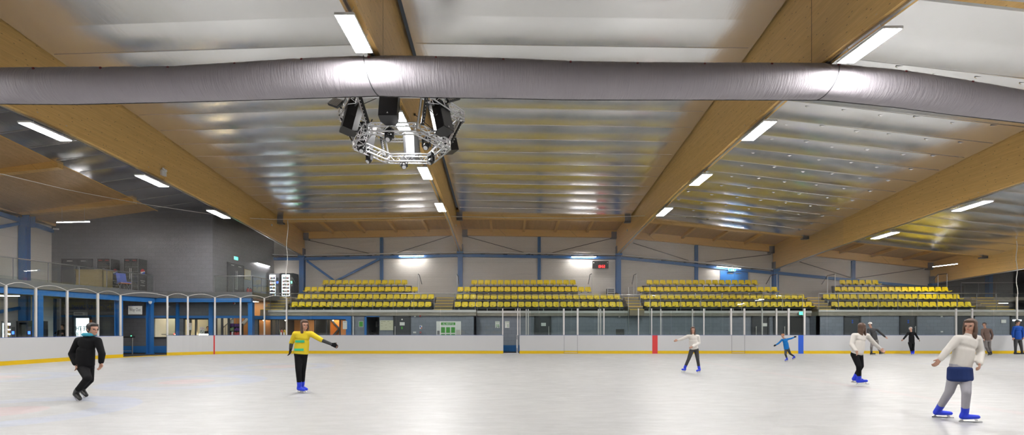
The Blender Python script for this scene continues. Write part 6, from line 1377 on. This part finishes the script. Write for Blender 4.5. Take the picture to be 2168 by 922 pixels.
    if extra and 'scarf' in extra:
        m = MB(); n_ = g['neck']; m.tube([n_ + Vector((.085 * s * math.cos(a), .08 * s * math.sin(a), .035)) for a in [k * PI / 8 for k in range(17)]], .032 * s, 8); part('scarf', loc(m), extra['scarf'], t, smooth=True)
    return t
def build_people():
    person('adult in a loose black jacket and black trousers gliding on one skate at the left', 9.3, dict(head=(197, 698), neck=(189, 713), chest=(182, 736), pelvis=(180, 774), shL=(166, 722, .05), elL=(152, 750, .05), haL=(160, 772, -.05), shR=(207, 722), elR=(216, 750), haR=(214, 768),
        hipL=(175, 778), knL=(186, 802, -.28), anL=(163, 829, -.02), hipR=(187, 778, .05), knR=(190, 806, .12), anR=(176, 822, .42)), 70, 1.74, 'cloth_black', 'cloth_black', 'skate_black', 'hair_dark', 'short', toe_yaw=60, extra=dict(scarf='scarf_teal'))
    person('skater in a yellow shirt with dark sleeves and black trousers, one arm stretched out', 10.4, dict(head=(645, 689), neck=(642, 703), chest=(640, 719), pelvis=(637, 748), shL=(625, 708), elL=(617, 727, .05), haL=(615, 741, -.02), shR=(659, 708), elR=(681, 721), haR=(703, 730),
        hipL=(632, 750), knL=(632, 785, -.1), anL=(634, 817), hipR=(643, 750), knR=(641, 786, .1), anR=(640, 815, .22)), 40, 1.62, 'cloth_yellow', 'cloth_black', 'skate_blue', 'hair_brown', 'long', glove='cloth_black', toe_yaw=55, extra=dict(short_sleeve='cloth_charcoal'))
    person('girl in a cream hoodie and grey trousers facing the camera before the white boards', 15.4, dict(head=(1467, 699), neck=(1467, 709), chest=(1467, 719), pelvis=(1469, 739), shL=(1456, 713), elL=(1445, 718), haL=(1435, 721), shR=(1478, 713), elR=(1480, 727), haR=(1466, 735, -.15),
        hipL=(1465, 741), knL=(1458, 761, -.05), anL=(1450, 779), hipR=(1474, 741), knR=(1477, 761, -.08), anR=(1480, 780)), -15, 1.42, 'cloth_white', 'cloth_charcoal', 'skate_blue', 'hair_brown', 'long', toe_yaw=-50)
    person('small child in a bright blue top with arms out, skating left of the blue stripe', 20.8, dict(head=(1657, 711.5), neck=(1661, 718), chest=(1663, 725), pelvis=(1666, 739), shL=(1656, 720), elL=(1649, 727), haL=(1643, 731), shR=(1668, 719), elR=(1675, 717.5), haR=(1681, 715),
        hipL=(1664, 741), knL=(1663, 751, -.08), anL=(1666, 759.5), hipR=(1669, 741), knR=(1673, 750, .05), anR=(1681, 755, .15)), -60, 1.15, 'cloth_blue', 'cloth_charcoal', 'skate_blue', 'hair_ginger', 'short', glove='cloth_black', toe_yaw=-70)
    person('girl in a cream jacket, black leggings and bright blue skates leaning forward', 11.6, dict(head=(1825, 694), neck=(1822, 707), chest=(1820, 721), pelvis=(1814, 748), shL=(1808, 711, -.02), elL=(1803, 730, -.05), haL=(1812, 744, -.2), shR=(1836, 711, .08), elR=(1850, 727, .1), haR=(1863, 739, .1),
        hipL=(1809, 751), knL=(1818, 776, -.12), anL=(1819, 802), hipR=(1819, 751, .05), knR=(1823, 776, .02), anR=(1811, 798, .2)), 125, 1.52, 'cloth_white', 'cloth_black', 'skate_blue', 'hair_brown', 'long', toe_yaw=75)
    person('skater in a grey top and white hat passing behind the girl in the cream jacket', 26.0, dict(head=(1842, 688), neck=(1845, 695.5), chest=(1849, 704), pelvis=(1852, 720), shL=(1839, 698), elL=(1838, 708), haL=(1842, 717), shR=(1857, 699), elR=(1866, 707), haR=(1874, 714),
        hipL=(1848, 722), knL=(1845, 736, -.1), anL=(1845, 747), hipR=(1856, 722), knR=(1858, 735, .0), anR=(1864, 746, .15)), -50, 1.62, 'cloth_charcoal', 'cloth_grey', 'skate_black', 'hair_dark', 'hat', toe_yaw=70, extra=dict(hat='cloth_white'))
    person('grey-haired adult in a black coat and blue skates with both arms held out', 26.8, dict(head=(1928, 697), neck=(1929.5, 704), chest=(1930, 711), pelvis=(1930, 726), shL=(1923, 706), elL=(1917.5, 713), haL=(1912.5, 719), shR=(1936.5, 706), elR=(1941, 713), haR=(1945, 719),
        hipL=(1926, 727), knL=(1928, 737, -.1), anL=(1930, 746), hipR=(1933, 727), knR=(1933.5, 737), anR=(1934, 746.5)), -25, 1.52, 'cloth_black', 'cloth_black', 'skate_blue', 'hair_grey', 'short', toe_yaw=-40)
    person('nearest skater, with long brown hair, a white top, navy shorts and pale leggings', 7.1, dict(head=(2054, 691), neck=(2050, 711), chest=(2043, 735), pelvis=(2032, 776), shL=(2027, 718), elL=(2006, 742), haL=(1990, 762), shR=(2068, 718), elR=(2076, 748), haR=(2074, 772, -.15),
        hipL=(2023, 785), knL=(2010, 830, .1), anL=(1988, 866, .35), hipR=(2042, 785), knR=(2046, 832, -.1), anR=(2043, 874)), -60, 1.50, 'cloth_white', 'cloth_pale', 'skate_blue', 'hair_brown', 'long', toe_yaw=70, extra=dict(skirt='cloth_navy'))
    person('skater in a brown hooded top and grey trousers at the right, near the boards', 26.2, dict(head=(2084, 688), neck=(2086, 696), chest=(2089, 706), pelvis=(2090, 721), shL=(2080, 699), elL=(2079, 709), haL=(2083, 718, -.1), shR=(2097, 699), elR=(2101, 710), haR=(2099, 719),
        hipL=(2086, 723), knL=(2088, 736, -.1), anL=(2094, 748), hipR=(2094, 723), knR=(2095, 736), anR=(2098, 747.5, .1)), -60, 1.62, 'cloth_brown', 'cloth_grey', 'skate_black', 'hair_dark', 'short', toe_yaw=-60)
    person('man in a royal blue jacket and black trousers at the right frame edge', 27.1, dict(head=(2155, 683.5), neck=(2155, 691), chest=(2155, 701), pelvis=(2155, 719), shL=(2147, 694), elL=(2144, 705), haL=(2145, 715), shR=(2163, 694), elR=(2166, 705), haR=(2165, 715),
        hipL=(2151, 721), knL=(2150, 734, -.05), anL=(2150, 746), hipR=(2159, 721), knR=(2162, 734, -.05), anR=(2164, 746)), 10, 1.80, 'cloth_royal', 'cloth_charcoal', 'skate_black', 'hair_dark', 'hat', toe_yaw=30, extra=dict(hat='cloth_charcoal'))
    p = person('man in a dark jacket looking down at a phone behind the left glass', 26.5, dict(head=(132, 692), neck=(132, 699.5), chest=(132, 707), pelvis=(132, 723), shL=(124.5, 702), elL=(123, 713, -.05), haL=(130.5, 708, -.3), shR=(139.5, 702), elR=(141, 713, -.05), haR=(134.5, 708.5, -.3),
        hipL=(129, 726), knL=(128, 739), anL=(128, 749.5), hipR=(136, 726), knR=(136, 739), anR=(136, 749.5)), 5, 1.66, 'cloth_black', 'cloth_charcoal', 'skate_black', 'hair_dark', 'short', blade=False, group='people behind the glass')
    c = P(133, 706, 26.5 - .36); c.y = 26.1; t = thing('phone', 'small phone held by the man in the dark jacket', 'phone', (PX(132.7, 26.5), 26.06, PZ(707, 26.5))); m = MB(); m.bar((0, -.02, -.02), (0, .05, .09), .07, .01, (0, -1, 0)); part('case', m, 'black_plastic', t); m = MB(); m.bar((0, -.012, -.012), (0, .05, .085), .06, .004, (0, -1, 0)); m.v = [(x, y_ + .006, z + .004) for x, y_, z in m.v]; part('screen', m, 'lamp_cool', t)
    def staff(label, x, face, top_, hair):
        d = 30.2; u = F_ / d; y0 = 692
        person(label, d, dict(head=(x, y0 + 3), neck=(x, y0 + 10), chest=(x, y0 + 18), pelvis=(x, y0 + 33), shL=(x - 6, y0 + 12), elL=(x - 7.5, y0 + 21), haL=(x - 5, y0 + 25, -.25), shR=(x + 6, y0 + 12), elR=(x + 7.5, y0 + 21), haR=(x + 5, y0 + 25, -.25),
            hipL=(x - 3, y0 + 35), knL=(x - 3.2, y0 + 45), anL=(x - 3.2, y0 + 52.5), hipR=(x + 3, y0 + 35), knR=(x + 3.2, y0 + 45), anR=(x + 3.2, y0 + 52.5)), face, 1.55, top_, 'cloth_charcoal', 'skate_black', hair, 'short', blade=False, group='people behind the glass')
    staff('receptionist with reddish hair and dark top behind the reception window', 410, -40, 'cloth_black', 'hair_ginger'); staff('person with dark hair behind the notice in the reception window', 440, 40, 'cloth_black', 'hair_brown')

# ------------------------------------------------------------------ camera, world, output
def finish():
    cam = bpy.data.cameras.new('camera'); co = bpy.data.objects.new('camera', cam); C.objects.link(co); co.location = (0, 0, EH); co.rotation_euler = (PI / 2, 0, 0)
    cam.sensor_width = 36; cam.lens = F_ / 2168 * 36; cam.shift_x = (1084 - CX) / 2168; cam.shift_y = (HY - 461) / 2168; cam.clip_start = .1; cam.clip_end = 200
    sc = bpy.context.scene; sc.camera = co
    w = bpy.data.worlds.new('world'); sc.world = w; w.use_nodes = True; w.node_tree.nodes['Background'].inputs[0].default_value = (.5, .52, .55, 1); w.node_tree.nodes['Background'].inputs[1].default_value = .02
    sc.view_settings.view_transform = 'Standard'; sc.view_settings.look = 'None'; sc.view_settings.exposure = EXPO; sc.view_settings.gamma = 1; sc.view_settings.use_curve_mapping = False
    cy = sc.cycles; cy.use_denoising = True; cy.max_bounces = 7; cy.diffuse_bounces = 4; cy.glossy_bounces = 3; cy.use_adaptive_sampling = True; cy.adaptive_threshold = .025; cy.adaptive_min_samples = 16; cy.transmission_bounces = 4; cy.transparent_max_bounces = 24; cy.caustics_reflective = False; cy.caustics_refractive = False
    cy.sample_clamp_indirect = 6.; cy.use_light_tree = True; cy.blur_glossy = .5
    try: cy.denoiser = 'OPENIMAGEDENOISE'; cy.denoising_input_passes = 'RGB_ALBEDO_NORMAL'
    except Exception: pass
EXPO = 1.72
def main():
    make_materials()
    for f in (build_roof, build_shell, build_back_steel, build_lights, build_duct, build_net, build_boards, build_glass, build_stands): f()
    dd = build_balcony(); build_details(dd); build_truss(); build_people(); finish()
main()
